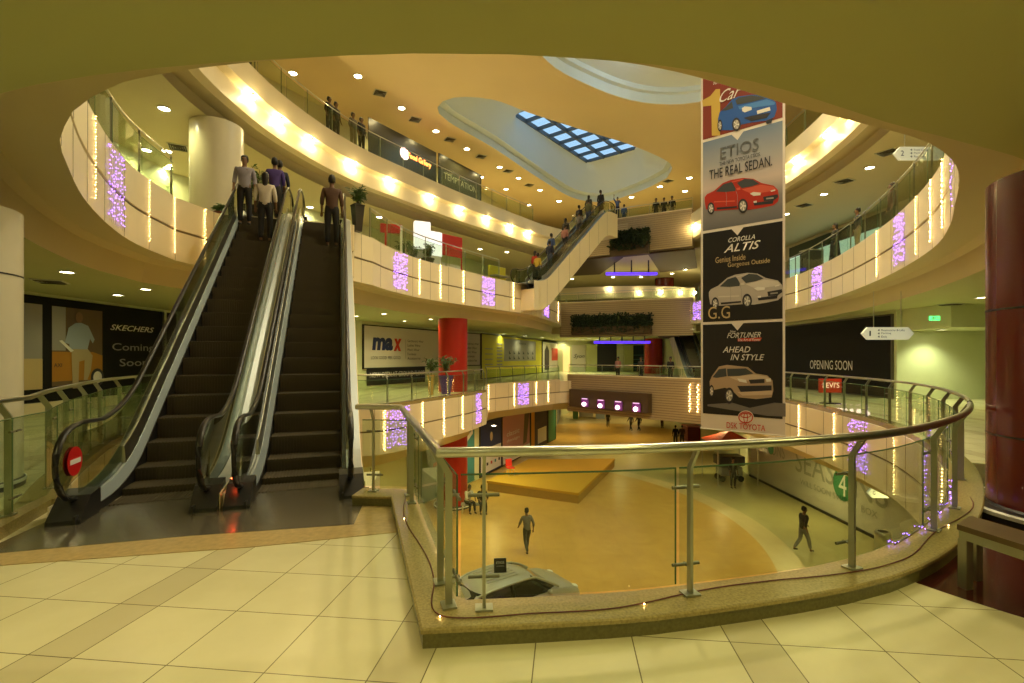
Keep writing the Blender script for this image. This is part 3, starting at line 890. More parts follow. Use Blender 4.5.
def board(name, label, cat_, M, x0, y0, x1, y1, m, depth=.06, group=None, frame=None):
    c = M @ Vector(((x0 + x1) / 2, y0, 0))
    t = thing(name, label, cat_, tuple(c), 0, group)
    flat('board', rect(x0, y0, x1, y1), M, m, t, lift=depth, thick=depth - .004)
    if frame:
        mb = MB(); f = .06
        for a in ((x0 - f, y0 - f, x0, y1 + f), (x1, y0 - f, x1 + f, y1 + f), (x0, y1, x1, y1 + f), (x0, y0 - f, x1, y0)):
            q = [M @ Vector((a[i], a[j], k)) for k in (.0, depth + .03) for i, j in ((0, 1), (2, 1), (2, 3), (0, 3))]
            mb.add(q, [(3, 2, 1, 0), (4, 5, 6, 7), (0, 1, 5, 4), (1, 2, 6, 5), (2, 3, 7, 6), (3, 0, 4, 7)])
        obj('frame', mb, frame, t)
    return t
ink = mat('dark_print', (.02, .02, .03), .5); navy = mat('navy_print', (.02, .03, .12), .5); redp = mat('red_print', (.55, .03, .015), .5)
whitep = mat('white_print', (.75, .73, .70), .5); greyp = mat('grey_print', (.30, .29, .28), .5); orangep = mat('orange_print', (.75, .33, .03), .5)
yellowp = mat('yellow_print', (.66, .60, .04), .5); khaki = mat('khaki_print', (.42, .34, .20), .5); skinp = mat('brown_skin_print', (.24, .13, .07), .5)
bluep = mat('pale_blue_print', (.30, .36, .45), .5); tealp = mat('teal_print', (.05, .22, .24), .5); pinkp = mat('rose_print', (.55, .26, .24), .5)
blackp = mat('black_print', (.012, .012, .014), .35); goldp = mat('gold_print', (.55, .42, .22), .5); greenp = mat('green_print', (.05, .22, .10), .5)
brownp = mat('brown_print', (.14, .09, .05), .5)

# --- left wall: shoe shop hoarding ------------------------------------------------
ML = plane_m((-14.0, 0, 0), (0, 1, 0))
t = board('shop_hoarding', 'black hoarding reading SKECHERS Coming Soon with a taxi poster, left of the escalators', 'hoarding', ML, 12.0, .36, 20.1, 3.5, blackboard)
flat('white_panel', rect(12.3, .75, 14.35, 3.25), ML, greyp, t, .075)
flat('yellow_patch', rect(12.3, .75, 14.35, 1.65), ML, goldp, t, .08)
flat('poster', rect(14.65, .8, 16.45, 3.25), ML, brownp, t, .075)
flat('grey_skyline', rect(14.65, 1.9, 15.1, 3.25), ML, greyp, t, .078)
flat('taxi_body', [(14.65, .95), (16.45, .95), (16.45, 1.75), (16.1, 1.86), (14.65, 1.86)], ML, mat('dull_orange_print', (.40, .18, .02), .5), t, .080)
flat('taxi_wheel', ell(16.25, 1.02, .26, .30), ML, ink, t, .084); flat('wheel_rim', ell(16.25, 1.02, .17, .2), ML, whitep, t, .088)
fit('AXI', ML, 14.83, 1.45, .26, ink, t, .09)
flat('trousers', [(15.28, 1.98), (15.85, 1.98), (16.05, 1.75), (15.98, 1.25), (15.85, .95), (15.72, .95), (15.75, 1.6), (15.55, 1.55), (15.52, .70), (15.32, .70), (15.3, 1.3)], ML, khaki, t, .094)
flat('shirt', [(15.22, 1.95), (15.85, 1.95), (15.95, 2.3), (16.05, 2.15), (16.12, 2.28), (15.88, 2.72), (15.62, 2.80), (15.42, 2.78), (15.18, 2.62), (15.05, 2.15), (15.2, 2.1)], ML, bluep, t, .098)
flat('face', ell(15.55, 2.97, .13, .17), ML, skinp, t, .100); flat('book', [(14.85, 2.2), (14.95, 2.22), (15.35, 1.9), (15.25, 1.85)], ML, whitep, t, .104)
x0, _ = pl(ML, 108, 330); x1, _ = pl(ML, 152, 330)
fit('SKECHERS', ML, (x0 + x1) / 2, 2.74, x1 - x0, whitep, t, .08, h=.2, bold=0.0100, shear=.35)
x0, _ = pl(ML, 110, 348); x1, _ = pl(ML, 152, 348)
fit('Coming', ML, (x0 + x1) / 2, 2.02, (x1 - x0), greyp, t, .08, h=.34, bold=0.0067); fit('Soon', ML, (x0 + x1) / 2, 1.5, (x1 - x0) * .68, greyp, t, .08, h=.27, bold=0.0067)
mb = MB(); mb.box((-13.9, 19.35, 1.95), (.1, .12, 3.1)); obj('upright_post', mb, steel, t)
mb = MB(); mb.box((-13.95, 16, .18), (.1, 8.1, .34)); struct('baseboard_left', mb, cream)

# --- white max storefront hoarding --------------------------------------------------
dm = Vector((5.8, 10.8)).normalized()
MM = plane_m((-8.2, 25.2, 0), (dm.x, dm.y, 0))
def X(M, px): return pl(M, px, HZ)[0]
t = board('shop_hoarding', 'white hoarding with big max logo above a black strip, left of the scarlet column', 'hoarding', MM, X(MM, 363), 1.12, X(MM, 438.5), 3.38, offwhite, frame=black)
a, b = X(MM, 371), X(MM, 392); fit('ma', MM, (a + b) / 2, 2.42, b - a, navy, t, .08, h=.72, bold=.05, shear=.12)
a, b = X(MM, 392.5), X(MM, 400.5); fit('x', MM, (a + b) / 2, 2.40, b - a, redp, t, .08, h=.72, bold=.05, shear=.12)
a, b = X(MM, 370), X(MM, 400); fit('LOOK GOOD. FEEL GOOD.', MM, (a + b) / 2, 1.66, b - a, ink, t, .08, h=.17)
a = X(MM, 404.5); flat('divider', rect(a, 1.6, a + .03, 2.75), MM, greyp, t, .08)
for i, s in enumerate(("Gentlemen's Wear", 'Ladies Wear', "Men's Wear", 'Footwear', 'Accessories')):
    a, b = X(MM, 406.5), X(MM, 422.5 - (0, 3, 4, 7, 3)[i]); fit(s, MM, (a + b) / 2, 2.66 - i * .26, b - a, ink, t, .08, h=.15)
flat('strip', rect(X(MM, 366), .15, X(MM, 424.5), 1.08), MM, blackp, t, .05)
a, b = X(MM, 369), X(MM, 424); fit('NOW OPEN AT GROUND FLOOR', MM, (a + b) / 2, .72, b - a, whitep, t, .07, h=.30)
t = board('shop_hoarding', 'white hoarding with a list of clothing lines, just right of the scarlet column', 'hoarding', MM, X(MM, 440), 1.12, 12.2, 3.38, offwhite, frame=black)
for i, s in enumerate(("Gentlemen's Wear", 'Ladies Wear', "Men's Wear", 'Footwear', 'Accessories')):
    a, b = X(MM, 465), X(MM, 478 - (0, 2, 2, 4, 2)[i]); fit(s, MM, (a + b) / 2, 2.66 - i * .3, b - a, ink, t, .08, h=.18)
dy_ = Vector((5.5, 15)).normalized()
MY = plane_m((-2.4, 36, 0), (dy_.x, dy_.y, 0))
t = board('shop_hoarding', 'bright yellow hoarding with a grey picture panel of shoes, seen above the railing', 'hoarding', MY, .2, .1, X(MY, 541), 3.42, yellowp, frame=black)
flat('grey_panel', rect(X(MY, 503), 1.35, X(MY, 535), 3.25), MY, greyp, t, .075)
fit('shoes & more', MY, X(MY, 522), 2.95, 1.9, ink, t, .08, h=.2)
for r_ in range(2):
    for k in range(6):
        cx = X(MY, 509 + k * 4.6); w_ = .2
        flat('shoe_print', [(cx - w_, 1.95 - r_ * .45), (cx + w_, 1.95 - r_ * .45), (cx + w_, 2.05 - r_ * .45), (cx, 2.1 - r_ * .45), (cx - w_ * .6, 2.24 - r_ * .45), (cx - w_, 2.2 - r_ * .45)], MY, ink, t, .08)
for i in range(7):
    a, b = X(MY, 496), X(MY, 501.5); flat('text_line', rect(a, 2.7 - i * .28, b, 2.82 - i * .28), MY, greyp, t, .08)
for i in range(4):
    a, b = X(MY, 484), X(MY, 492); flat('text_line', rect(a, 2.3 - i * .4, b, 2.36 - i * .4), MY, greyp, t, .08)
t = board('shop_hoarding', 'pale hoarding with a dark arch print and red square sign by the lit doorway', 'hoarding', MY, X(MY, 542), .1, X(MY, 562), 3.3, offwhite, frame=black)
a, b = X(MY, 544), X(MY, 548.5); flat('dark_arch', [(a, .3), (b, .3), (b, 2.4), ((a + b) / 2, 3.0), (a, 2.4)], MY, ink, t, .075)
a, b = X(MY, 551), X(MY, 560); flat('red_square', rect(a, 1.3, b, 2.7), MY, redp, t, .075)
# far wall of the first floor
MF = plane_m((0, 57, 0), (1, 0, 0))
glowdoor = mat('warm_lit_doorway', (.8, .6, .3), .6, emit=(1, .62, .2), es=.5)
def fb(name, label, cat_, px0, px1, z0, z1, m, **k): return board(name, label, cat_, MF, X(MF, px0), z0, X(MF, px1), z1, m, **k)
fb('lit_doorway', 'warm glowing shop doorway on the far side of the lowest slatted bridge', 'doorway', 563, 570, 0, 2.9, glowdoor)
t = fb('shop_hoarding', 'far white hoarding with black script lettering above the lowest bridge', 'hoarding', 572, 585.5, 0, 3.1, offwhite); fit('Syon', MF, X(MF, 579), 1.75, 1.3, ink, t, .09, h=.6, shear=.4, bold=0.0067)
fb('shopfront', 'dark far shopfront between the white script hoarding and the blue glass one', 'shopfront', 597, 616, 0, 3.2, ink, frame=black)
t = fb('shopfront', 'far shopfront of blue-black glass left of the red column behind the lowest bridge', 'shopfront', 624, 648, 0, 3.1, mat('blue_black_glass', (.01, .03, .05), .1), frame=steel)
for i in range(3): flat('glazing_bar', rect(X(MF, 624), .9 + i * .5, X(MF, 648), .95 + i * .5), MF, tealp, t, .08)
mb = MB(); mb.box((9.3, 56.6, 1.6), (1.2, .6, 3.2)); struct('wall_pier', mb, olive)
mb = MB(); mb.box((13.6, 56.6, 1.6), (1.0, .6, 3.2)); struct('wall_pier', mb, olive)

# --- ground floor hoardings on the left wall ---------------------------------------
dg_ = Vector((5.5, 13.1)).normalized()
MG = plane_m((-2.2, 28.9, ZG), (dg_.x, dg_.y, 0))
def gb(label, px0, px1, m, z1=3.35, **k): return board('shop_hoarding', label, 'hoarding', MG, X(MG, px0), .12, X(MG, px1), z1, m, frame=black, **k)
t = gb('navy ground-floor hoarding with a small crest and a white notice panel, nearest the stage', 479.5, 500.5, navy)
a, b = X(MG, 480), X(MG, 500); flat('notice_panel', rect(a, .2, b, 1.7), MG, whitep, t, .07); flat('crest', ell((a + b) / 2, 2.35, .2, .3, 8), MG, goldp, t, .07)
for i in range(10): cx = a + (b - a) * ((i % 5) + .5) / 5; cy = 1.25 - .55 * (i // 5); flat('print_mark', rect(cx - .12, cy - .09, cx + .12, cy + .09), MG, (ink, redp, tealp)[i % 3], t, .075)
t = gb('rose coloured ground-floor hoarding with pale lettering and brown streak', 501.5, 529, pinkp)
a, b = X(MG, 502), X(MG, 529); fit('classic', MG, a + (b - a) * .35, 2.1, (b - a) * .45, whitep, t, .075, h=.35); fit('design', MG, a + (b - a) * .35, 1.6, (b - a) * .45, whitep, t, .075, h=.25)
flat('brown_streak', [(a + (b - a) * .72, .9), (a + (b - a) * .86, 1.0), (b - .1, 3.1), (a + (b - a) * .78, 3.2)], MG, brownp, t, .072); flat('white_foot', rect(a, .15, b, .8), MG, whitep, t, .075)
t = gb('plum and orange ground-floor hoarding with a white notice', 530, 546.5, mat('plum_print', (.05, .03, .08), .5))
a, b = X(MG, 530.5), X(MG, 546); flat('orange_edge', rect(a, .15, a + (b - a) * .2, 3.2), MG, orangep, t, .07); flat('notice_panel', rect(a + (b - a) * .4, .4, b - .1, 1.6), MG, whitep, t, .07)
gb('deep green ground-floor hoarding at the end of the left row', 547.5, 555, greenp)
dh_ = Vector((2.7, 18)).normalized(); MG2 = plane_m((3.3, 42, ZG), (dh_.x, dh_.y, 0))
t = board('poster_panel', 'pale far poster panel with a dark standing figure print beneath the bridge end', 'poster', MG2, X(MG2, 557), .1, X(MG2, 566), 3.3, bluep)
a, b = X(MG2, 559), X(MG2, 562); flat('figure_print', [(a, .5), (b, .5), (b, 2.2), ((a + b) / 2, 3.0), (a, 2.2)], MG2, greyp, t, .075)
0 and board('poster_panel', 'cream far poster panel beside the dark figure print beneath the bridge end', 'poster', MG2, X(MG2, 566.3), .1, X(MG2, 568.3), 3.3, offwhite)
# teal wall print behind the scarlet column at ground level
t = board('wall_print', 'teal and white wall print behind the scarlet column on the ground floor', 'wall print', plane_m((-6.5, 20, ZG), Vector((4.3, 8.9, 0)).normalized()), 4.5, .1, 9.7, 3.4, tealp)
MW = plane_m((-6.5, 20, ZG), Vector((4.3, 8.9, 0)).normalized())
flat('white_swirl', [(5.5, 2.6), (6.6, 3.0), (8.2, 2.4), (9.5, 3.2), (9.5, 2.9), (8.2, 2.1), (6.6, 2.7)], MW, whitep, t, .07); flat('rose_swirl', [(5.5, 1.9), (7.2, 2.3), (9.5, 1.9), (9.5, 1.7), (7.2, 2.05), (5.5, 1.7)], MW, redp, t, .07)
# right ground wall
MS = plane_m((14.84, 0, ZG), (0, -1, 0))
t = board('shop_hoarding', 'long off-white ground-floor hoarding reading SEASONS with a green circled 4', 'hoarding', MS, -30, .12, -17.6, 3.3, mat('off_white_hoarding_print', (.56, .53, .48), .5))
palegrey = mat('thin_grey_lettering', (.33, .32, .28), .5)
fit('SEAS', MS, -23.7, 2.05, 3.0, palegrey, t, .08, h=1.15); flat('green_disc', ell(-21.6, 1.7, .66, .72, 28), MS, greenp, t, .08); fit('4', MS, -21.6, 1.7, .5, whitep, t, .09, h=1.0)
fit('NS', MS, -19.95, 1.95, 1.9, palegrey, t, .08, h=1.15); fit('WILL SOON SWIN', MS, -23.0, 1.05, 3.6, palegrey, t, .08, h=.28); fit('BOX', MS, -20.0, 1.0, .9, palegrey, t, .08, h=.28)
fit('SEASONS', MS, -27.6, 2.2, 2.8, palegrey, t, .08, h=.7); flat('green_disc', ell(-27.6, 2.2, .3, .36, 24), MS, greenp, t, .082)
mb = MB(); mb.box((14.80, 23.8, ZG + .06), (.14, 12.6, .12)); struct('baseboard_right', mb, black)
# first floor right: opening soon
MR = plane_m((15.5, 0, 0), (0, -1, 0))
t = board('shop_hoarding', 'black hoarding reading OPENING SOON on the right, behind the direction sign', 'hoarding', MR, -28.6, .05, -19.7, 3.4, blackboard, frame=mat('hoarding_frame', (.10, .09, .07), .5))
a, b = X(MR, 811.5), X(MR, 854); fit('OPENING SOON', MR, (a + b) / 2, ZAT(365, 15.5 * 484 / 320), b - a, whitep, t, .08, h=.44)
# little red lit shop sign low behind the railing
c = D(830, 17.6, 0)
t = thing('sign_stand', "low red lit sign box reading LEVI'S behind the right-hand railing", 'sign', (c.x, c.y, 0))
mb = MB(); mb.box((c.x, c.y, .66), (.78, .10, .5)); obj('sign_box', mb, mat('red_sign_face', (.5, .03, .01), .4, emit=(1, .08, .02), es=.04), t)
mb = MB(); mb.box((c.x, c.y, .02), (.6, .3, .04)); mb.box((c.x, c.y, .22), (.06, .06, .40)); obj('stand', mb, black, t)
fit("LEVI'S", plane_m((c.x, c.y - .05, 0), (1, 0, 0)), 0, .68, .6, glow('pale_lit_lettering', (1, .6, .4), .6), t, .012, h=.2, bold=0.0067)
# hanging direction signs
lit = mat('lit_sign_face', (.75, .75, .6), .4, emit=(.9, .95, .7), es=.16)
def dirsign(px0, px1, py, y, zc, num, lines, label, left=True, h=.36):
    a, b = D(px0, y).x, D(px1, y).x; c = ((a + b) / 2, y, py)
    t = thing('direction_sign', label, 'sign', (c[0], y, py + zc * 0), 0)
    M = plane_m((0, y, 0), (1, 0, 0)); z = py
    poly = [(a, z), (a + h * .45, z - h / 2), (b - h * .45, z - h / 2), (b, z), (b - h * .45, z + h / 2), (a + h * .45, z + h / 2)]
    flat('sign_panel', poly, M, lit, t, .04, .08)
    fit(num, M, a + h * .6, z, h * (.12 if num == '1' else .24), ink, t, .045, h=h * .4)
    for i, s in enumerate(lines):
        zz = z + h * .26 - i * h * .26
        flat('arrow', [(a + h * 1.2, zz), (a + h * 1.35, zz - h * .08), (a + h * 1.35, zz + h * .08)], M, ink, t, .046)
        fit(s, M, a + h * 1.5 + len(s) * h * .055, zz, len(s) * h * .11, ink, t, .046, h=h * .15)
    mb = MB()
    for x in (a + .35, b - .35): mb.cyl((x, y, z + h / 2), (x, y, zc), .012, n=6)
    obj('hanger', mb, steel, t)
    return t
dirsign(861.5, 913, 2.38, 14, 3.6, '1', ('Restrooms & Lifts', 'Parking', 'Exit'), 'hanging lozenge direction sign numbered 1 in front of the opening soon hoarding')
dirsign(893.5, 945, 8.0, 15, 9.3, '2', ('Food Court', 'Parking', 'Restroom'), 'hanging lozenge direction sign numbered 2 above the people on the second floor at right', h=.40)
dirsign(867, 892, -2.78, 16, -2.1, 'G', ('Parking', 'Exit'), 'small hanging direction sign numbered G over the long off-white hoarding', h=.34)
c = D(934.5, 17.25, 3.08)
t = thing('exit_sign', 'small green running-man exit sign on the bulkhead at right', 'exit sign', tuple(c))
mb = MB(); mb.box((c.x, c.y, c.z), (.36, .05, .16)); obj('sign_box', mb, mat('green_exit_face', (.05, .5, .12), .4, emit=(.1, 1, .2), es=1.2), t)
me_ = plane_m((c.x, c.y - .025, c.z), (1, 0, 0)); flat('arrow', [(.02, -.01), (.10, -.01), (.10, -.04), (.15, 0.005), (.10, .05), (.10, .02), (.02, .02)], me_, whitep, t, .008); flat('running_figure', [(-.12, -.06), (-.08, -.06), (-.05, .0), (-.02, -.05), (0, -.04), (-.03, .05), (-.08, .06)], me_, whitep, t, .008)

# --- the hanging car banner ---------------------------------------------------------
P1 = Vector((5.66, 14.5)); P2 = Vector((7.37, 13.06)); BW = (P2 - P1).length
MBn = plane_m((P1.x, P1.y, 0), (P2.x - P1.x, P2.y - P1.y, 0))
ZB0, PH = -.02, 2.72
ban = thing('banner', 'tall hanging banner of four car advertisements in the middle of the hall', 'banner', ((P1.x + P2.x) / 2, (P1.y + P2.y) / 2, -.43))
clothw = mat('white_banner_vinyl', (.72, .66, .62), .5)
flat('vinyl', rect(0, -.43, BW, ZB0 + 4 * PH), MBn, clothw, ban, lift=0, thick=.012)
mb = MB(); a = MBn @ Vector((-.1, ZB0 + 4 * PH, 0)); b = MBn @ Vector((BW + .1, ZB0 + 4 * PH, 0)); mb.cyl(a, b, .03)
a2 = MBn @ Vector((-.02, -.43, 0)); b2 = MBn @ Vector((BW + .02, -.43, 0)); mb2 = MB(); mb2.cyl(a2, b2, .018); obj('bottom_rod', mb2, whitep, ban)
obj('top_rod', mb, steel, ban)
for x in (.2, BW - .2):
    mb = MB(); a = MBn @ Vector((x, ZB0 + 4 * PH, 0)); mb.cyl(a, (a.x, a.y, ZR), .008, n=5); obj('suspension_cable', mb, steel, ban)
skyp = mat('blue_grey_sky_print', (.20, .25, .33), .5); haze = mat('pinkish_haze_print', (.42, .36, .36), .5); road = mat('slate_road_print', (.16, .16, .18), .5)
redbg = mat('deep_red_print', (.20, .022, .010), .5)
bgs = [blackp, blackp, None, redbg]
for i in range(4):
    y0 = ZB0 + PH * i + .04; y1 = ZB0 + PH * (i + 1) - .04; xa, xb = .06, BW - .06; mid = BW * .46
    top = [(xb, y1), (mid + .16, y1), (mid, y1 - .20), (mid - .16, y1), (xa, y1)] if i < 3 else [(xb, y1), (xa, y1)]
    if bgs[i]: p = flat('advert_panel', [(xa, y0), (xb, y0)] + top, MBn, bgs[i], ban, .006)
    else:
        m = bpy.data.materials.new('sky_to_road_print'); tt, bb = nt(m); g = NG(tt)
        tc = tt.nodes.new('ShaderNodeTexCoord'); sp = tt.nodes.new('ShaderNodeSeparateXYZ'); tt.links.new(tc.outputs['Object'], sp.inputs[0])
        cr = tt.nodes.new('ShaderNodeValToRGB'); z_ = g.m('DIVIDE', g.m('SUBTRACT', sp.outputs[2], y0 + .43), PH); tt.links.new(z_, cr.inputs[0])
        e = cr.color_ramp.elements; e[0].position = 0; e[0].color = (.13, .13, .15, 1); e[1].position = 1; e[1].color = (.13, .20, .33, 1)
        for pos, c in ((.24, (.22, .21, .22)), (.45, (.55, .46, .44)), (.7, (.33, .34, .38))): q = e.new(pos); q.color = (*c, 1)
        tt.links.new(cr.outputs[0], bb.inputs['Base Color']); p = flat('advert_panel', [(xa, y0), (xb, y0)] + top, MBn, m, ban, .006)
def art(poly, org, sc, m, lift, name):
    return flat(name, [pl(MBn, org[0] + x * sc, org[1] + y * sc) for x, y in poly], MBn, m, ban, lift)
def art_txt(s, x0, x1, yc, org, sc, m, h=None, **k):
    a = pl(MBn, org[0] + x0 * sc, org[1] + yc * sc); b = pl(MBn, org[0] + x1 * sc, org[1] + yc * sc)
    return fit(s, MBn, (a[0] + b[0]) / 2, (a[1] + b[1]) / 2, b[0] - a[0], m, ban, .03, h=h, **k)
def wheel(x, y, rx, ry, org, sc):
    art([(x + rx * math.cos(i * PI / 10), y + ry * math.sin(i * PI / 10)) for i in range(20)], org, sc, ink, .024, 'tyre_print')
    for k in range(1):
        art([(x + rx * .68 * math.cos(i * PI / 10), y + ry * .7 * math.sin(i * PI / 10)) for i in range(20)], org, sc, greyp, .026, 'rim_print')
        for j in range(5):
            a = j * 2 * PI / 5; art([(x, y - 3), (x + rx * .62 * math.cos(a - .2), y + ry * .64 * math.sin(a - .2)), (x + rx * .62 * math.cos(a + .2), y + ry * .64 * math.sin(a + .2)), (x, y + 3)], org, sc, whitep, .028, 'spoke_print')
glassp = mat('dark_car_window_print', (.05, .06, .07), .4)
# panel 4 (top): blue hatchback on red
o_, s_ = (690, 60), .10978
carb = mat('blue_car_print', (.02, .10, .42), .4); carb2 = mat('light_blue_car_print', (.06, .22, .60), .4)
art([(200, 690), (275, 690), (275, 265), (235, 268), (185, 330), (112, 370), (118, 425), (195, 415)], o_, s_, mat('gold_numeral_print', (.55, .38, .07), .5), .010, 'numeral_one')
art([(262, 640), (256, 540), (270, 480), (330, 425), (385, 360), (440, 335), (560, 318), (660, 325), (740, 350), (785, 390), (792, 450), (770, 520), (690, 555), (560, 570), (470, 590), (400, 640), (300, 640)], o_, s_, carb, .014, 'car_body_print')
art([(430, 410), (415, 372), (440, 345), (560, 325), (650, 335), (690, 352), (560, 385)], o_, s_, glassp, .018, 'windscreen_print')
art([(290, 465), (345, 415), (385, 380), (395, 440), (330, 462)], o_, s_, glassp, .018, 'side_window_print')
art([(440, 425), (700, 360), (775, 385), (770, 410), (620, 430), (500, 460), (450, 450)], o_, s_, carb2, .018, 'bonnet_print')
art([(475, 440), (500, 425), (560, 430), (565, 455), (500, 480), (478, 468)], o_, s_, whitep, .020, 'headlamp_print')
art([(610, 465), (728, 430), (735, 462), (615, 495)], o_, s_, whitep, .022, 'number_plate_print'); art([(490, 530), (560, 510), (740, 480), (700, 530), (560, 560)], o_, s_, ink, .020, 'intake_print')
wheel(425, 590, 40, 62, o_, s_); wheel(275, 600, 22, 55, o_, s_); art([(690, 560), (760, 530), (740, 575), (700, 585)], o_, s_, ink, .02, 'tyre_print')
art_txt('Car', 270, 470, 310, o_, s_, whitep, h=.34, shear=.6); art_txt('for Sure', 215, 380, 185, o_, s_, whitep, h=.12, shear=.3); art_txt('Customer Satisfaction', 480, 650, 225, o_, s_, whitep, h=.12, shear=.3)
# panel 3: red saloon
o_, s_ = (690, 120), .16105
carr = mat('red_car_print', (.42, .025, .015), .4); carr2 = mat('light_red_car_print', (.62, .10, .06), .4)
def saloon(o_, s_, body, light, dx=0, dy=0, k=1.0):
    T = lambda P: [(x * k + dx, y * k + dy) for x, y in P]
    art(T([(92, 505), (92, 480), (105, 462), (150, 440), (205, 392), (255, 372), (330, 360), (395, 366), (445, 392), (520, 408), (546, 435), (553, 478), (548, 505), (520, 530), (450, 545), (370, 558), (300, 555), (160, 565), (100, 555)]), o_, s_, body, .012, 'car_body_print')
    art(T([(160, 445), (208, 400), (262, 384), (285, 425), (282, 442), (220, 448)]), o_, s_, glassp, .016, 'side_window_print')
    art(T([(292, 392), (340, 366), (390, 370), (432, 396), (385, 412), (322, 424)]), o_, s_, glassp, .016, 'windscreen_print')
    art(T([(322, 432), (440, 402), (518, 414), (540, 436), (460, 450), (380, 458)]), o_, s_, light, .016, 'bonnet_print')
    art(T([(372, 458), (395, 448), (440, 452), (438, 468), (395, 472)]), o_, s_, whitep, .018, 'headlamp_print'); art(T([(500, 440), (528, 432), (530, 440), (505, 447)]), o_, s_, whitep, .018, 'headlamp_print')
    art(T([(455, 478), (545, 462), (548, 480), (520, 500), (460, 505)]), o_, s_, ink, .018, 'grille_print'); art(T([(395, 515), (520, 500), (515, 520), (400, 532)]), o_, s_, ink, .018, 'intake_print')
    art(T([(150, 505), (280, 500), (280, 508), (150, 513)]), o_, s_, light, .018, 'door_trim_print')
    art(T([(286, 442), (288, 441), (297, 470), (296, 530), (294, 530), (295, 470)]), o_, s_, greyp, .019, 'door_gap_print'); art(T([(223, 446), (225, 445), (230, 480), (227, 532), (225, 532), (228, 480)]), o_, s_, greyp, .019, 'door_gap_print')
    art(T([(288, 425), (312, 418), (314, 434), (292, 438)]), o_, s_, light, .021, 'mirror_print')
    art(T([(258, 384), (330, 366), (334, 370), (262, 390)]), o_, s_, light, .018, 'roof_highlight_print'); art(T([(395, 505), (415, 502), (416, 514), (397, 516)]), o_, s_, whitep, .019, 'fog_lamp_print')
    art(T([(165, 545), (292, 535), (292, 545), (170, 557)]), o_, s_, ink, .019, 'sill_print')
    art(T([(474, 485), (520, 480), (520, 489), (474, 494)]), o_, s_, greyp, .020, 'number_plate_print')
    for x, y, a, b in ((330, 535, 30, 45), (132, 550, 22, 38)): wheel(x * k + dx, y * k + dy, a * k, b * k, o_, s_)
saloon(o_, s_, carr, carr2)
art_txt('ETIOS', 190, 430, 180, o_, s_, mat('steel_print', (.12, .13, .15), .4), h=.34, bold=.003)
art_txt('THE NEW TOYOTA ETIOS.', 185, 440, 245, o_, s_, ink, h=.11); art_txt('THE REAL SEDAN.', 122, 512, 300, o_, s_, ink, h=.28, bold=0.0067)
# panel 2: silver saloon
o_, s_ = (690, 220), .16105
sil = mat('silver_car_print', (.48, .44, .42), .4); sil2 = mat('pale_silver_car_print', (.62, .58, .55), .4)
saloon(o_, s_, sil, sil2, dx=26, dy=-32)
art_txt('COROLLA', 240, 405, 116, o_, s_, whitep, h=.13, shear=.3, bold=0.0033); art_txt('ALTIS', 212, 440, 166, o_, s_, whitep, h=.23, shear=.4, bold=0.0100)
art_txt('Genius Inside', 160, 346, 240, o_, s_, goldp, h=.17); art_txt('Gorgeous Outside', 236, 497, 270, o_, s_, goldp, h=.17)
art_txt('G.G', 115, 250, 575, o_, s_, goldp, h=.36)
# panel 1: gold off-roader
o_, s_ = (690, 320), .17572
gold = mat('champagne_car_print', (.42, .31, .22), .4); gold2 = mat('pale_champagne_car_print', (.58, .47, .36), .4)
art([(100, 480), (240, 470), (340, 500), (480, 470), (545, 475), (545, 550), (440, 545), (100, 490)], o_, s_, mat('grey_rock_print', (.16, .15, .15), .6), .010, 'rocks_print')
art([(115, 400), (112, 350), (125, 320), (165, 265), (210, 255), (330, 268), (375, 305), (440, 315), (470, 345), (475, 400), (465, 440), (380, 450), (280, 440), (240, 400), (200, 385), (150, 395)], o_, s_, gold, .014, 'car_body_print')
art([(130, 325), (165, 280), (205, 275), (210, 320), (150, 330)], o_, s_, glassp, .018, 'side_window_print'); art([(215, 320), (212, 278), (320, 275), (362, 305), (280, 318)], o_, s_, glassp, .018, 'windscreen_print')
art([(225, 325), (365, 310), (440, 322), (455, 335), (330, 345), (270, 345)], o_, s_, gold2, .018, 'bonnet_print')
art([(270, 332), (320, 340), (325, 358), (280, 350)], o_, s_, whitep, .020, 'headlamp_print'); art([(432, 335), (460, 332), (462, 350), (436, 352)], o_, s_, whitep, .020, 'headlamp_print')
art([(335, 340), (425, 335), (425, 358), (345, 362)], o_, s_, ink, .020, 'grille_print'); art([(270, 375), (465, 372), (465, 400), (290, 410)], o_, s_, ink, .019, 'intake_print'); art([(272, 410), (470, 402), (468, 425), (300, 430)], o_, s_, gold2, .020, 'bumper_print')
wheel(225, 430, 28, 46, o_, s_); wheel(124, 405, 14, 36, o_, s_)
art_txt('New', 230, 262, 65, o_, s_, whitep, h=.07, shear=.2); art_txt('FORTUNER', 212, 405, 86, o_, s_, whitep, h=.15, shear=.4); art([(272, 105), (410, 100), (400, 120), (272, 122)], o_, s_, redp, .012, 'red_swash'); art_txt('The Art of Power', 275, 402, 112, o_, s_, whitep, h=.08, shear=.2)
art_txt('AHEAD', 188, 345, 168, o_, s_, whitep, h=.17, shear=.3, bold=0.0067); art_txt('IN STYLE', 232, 425, 212, o_, s_, whitep, h=.17, shear=.3, bold=0.0067)
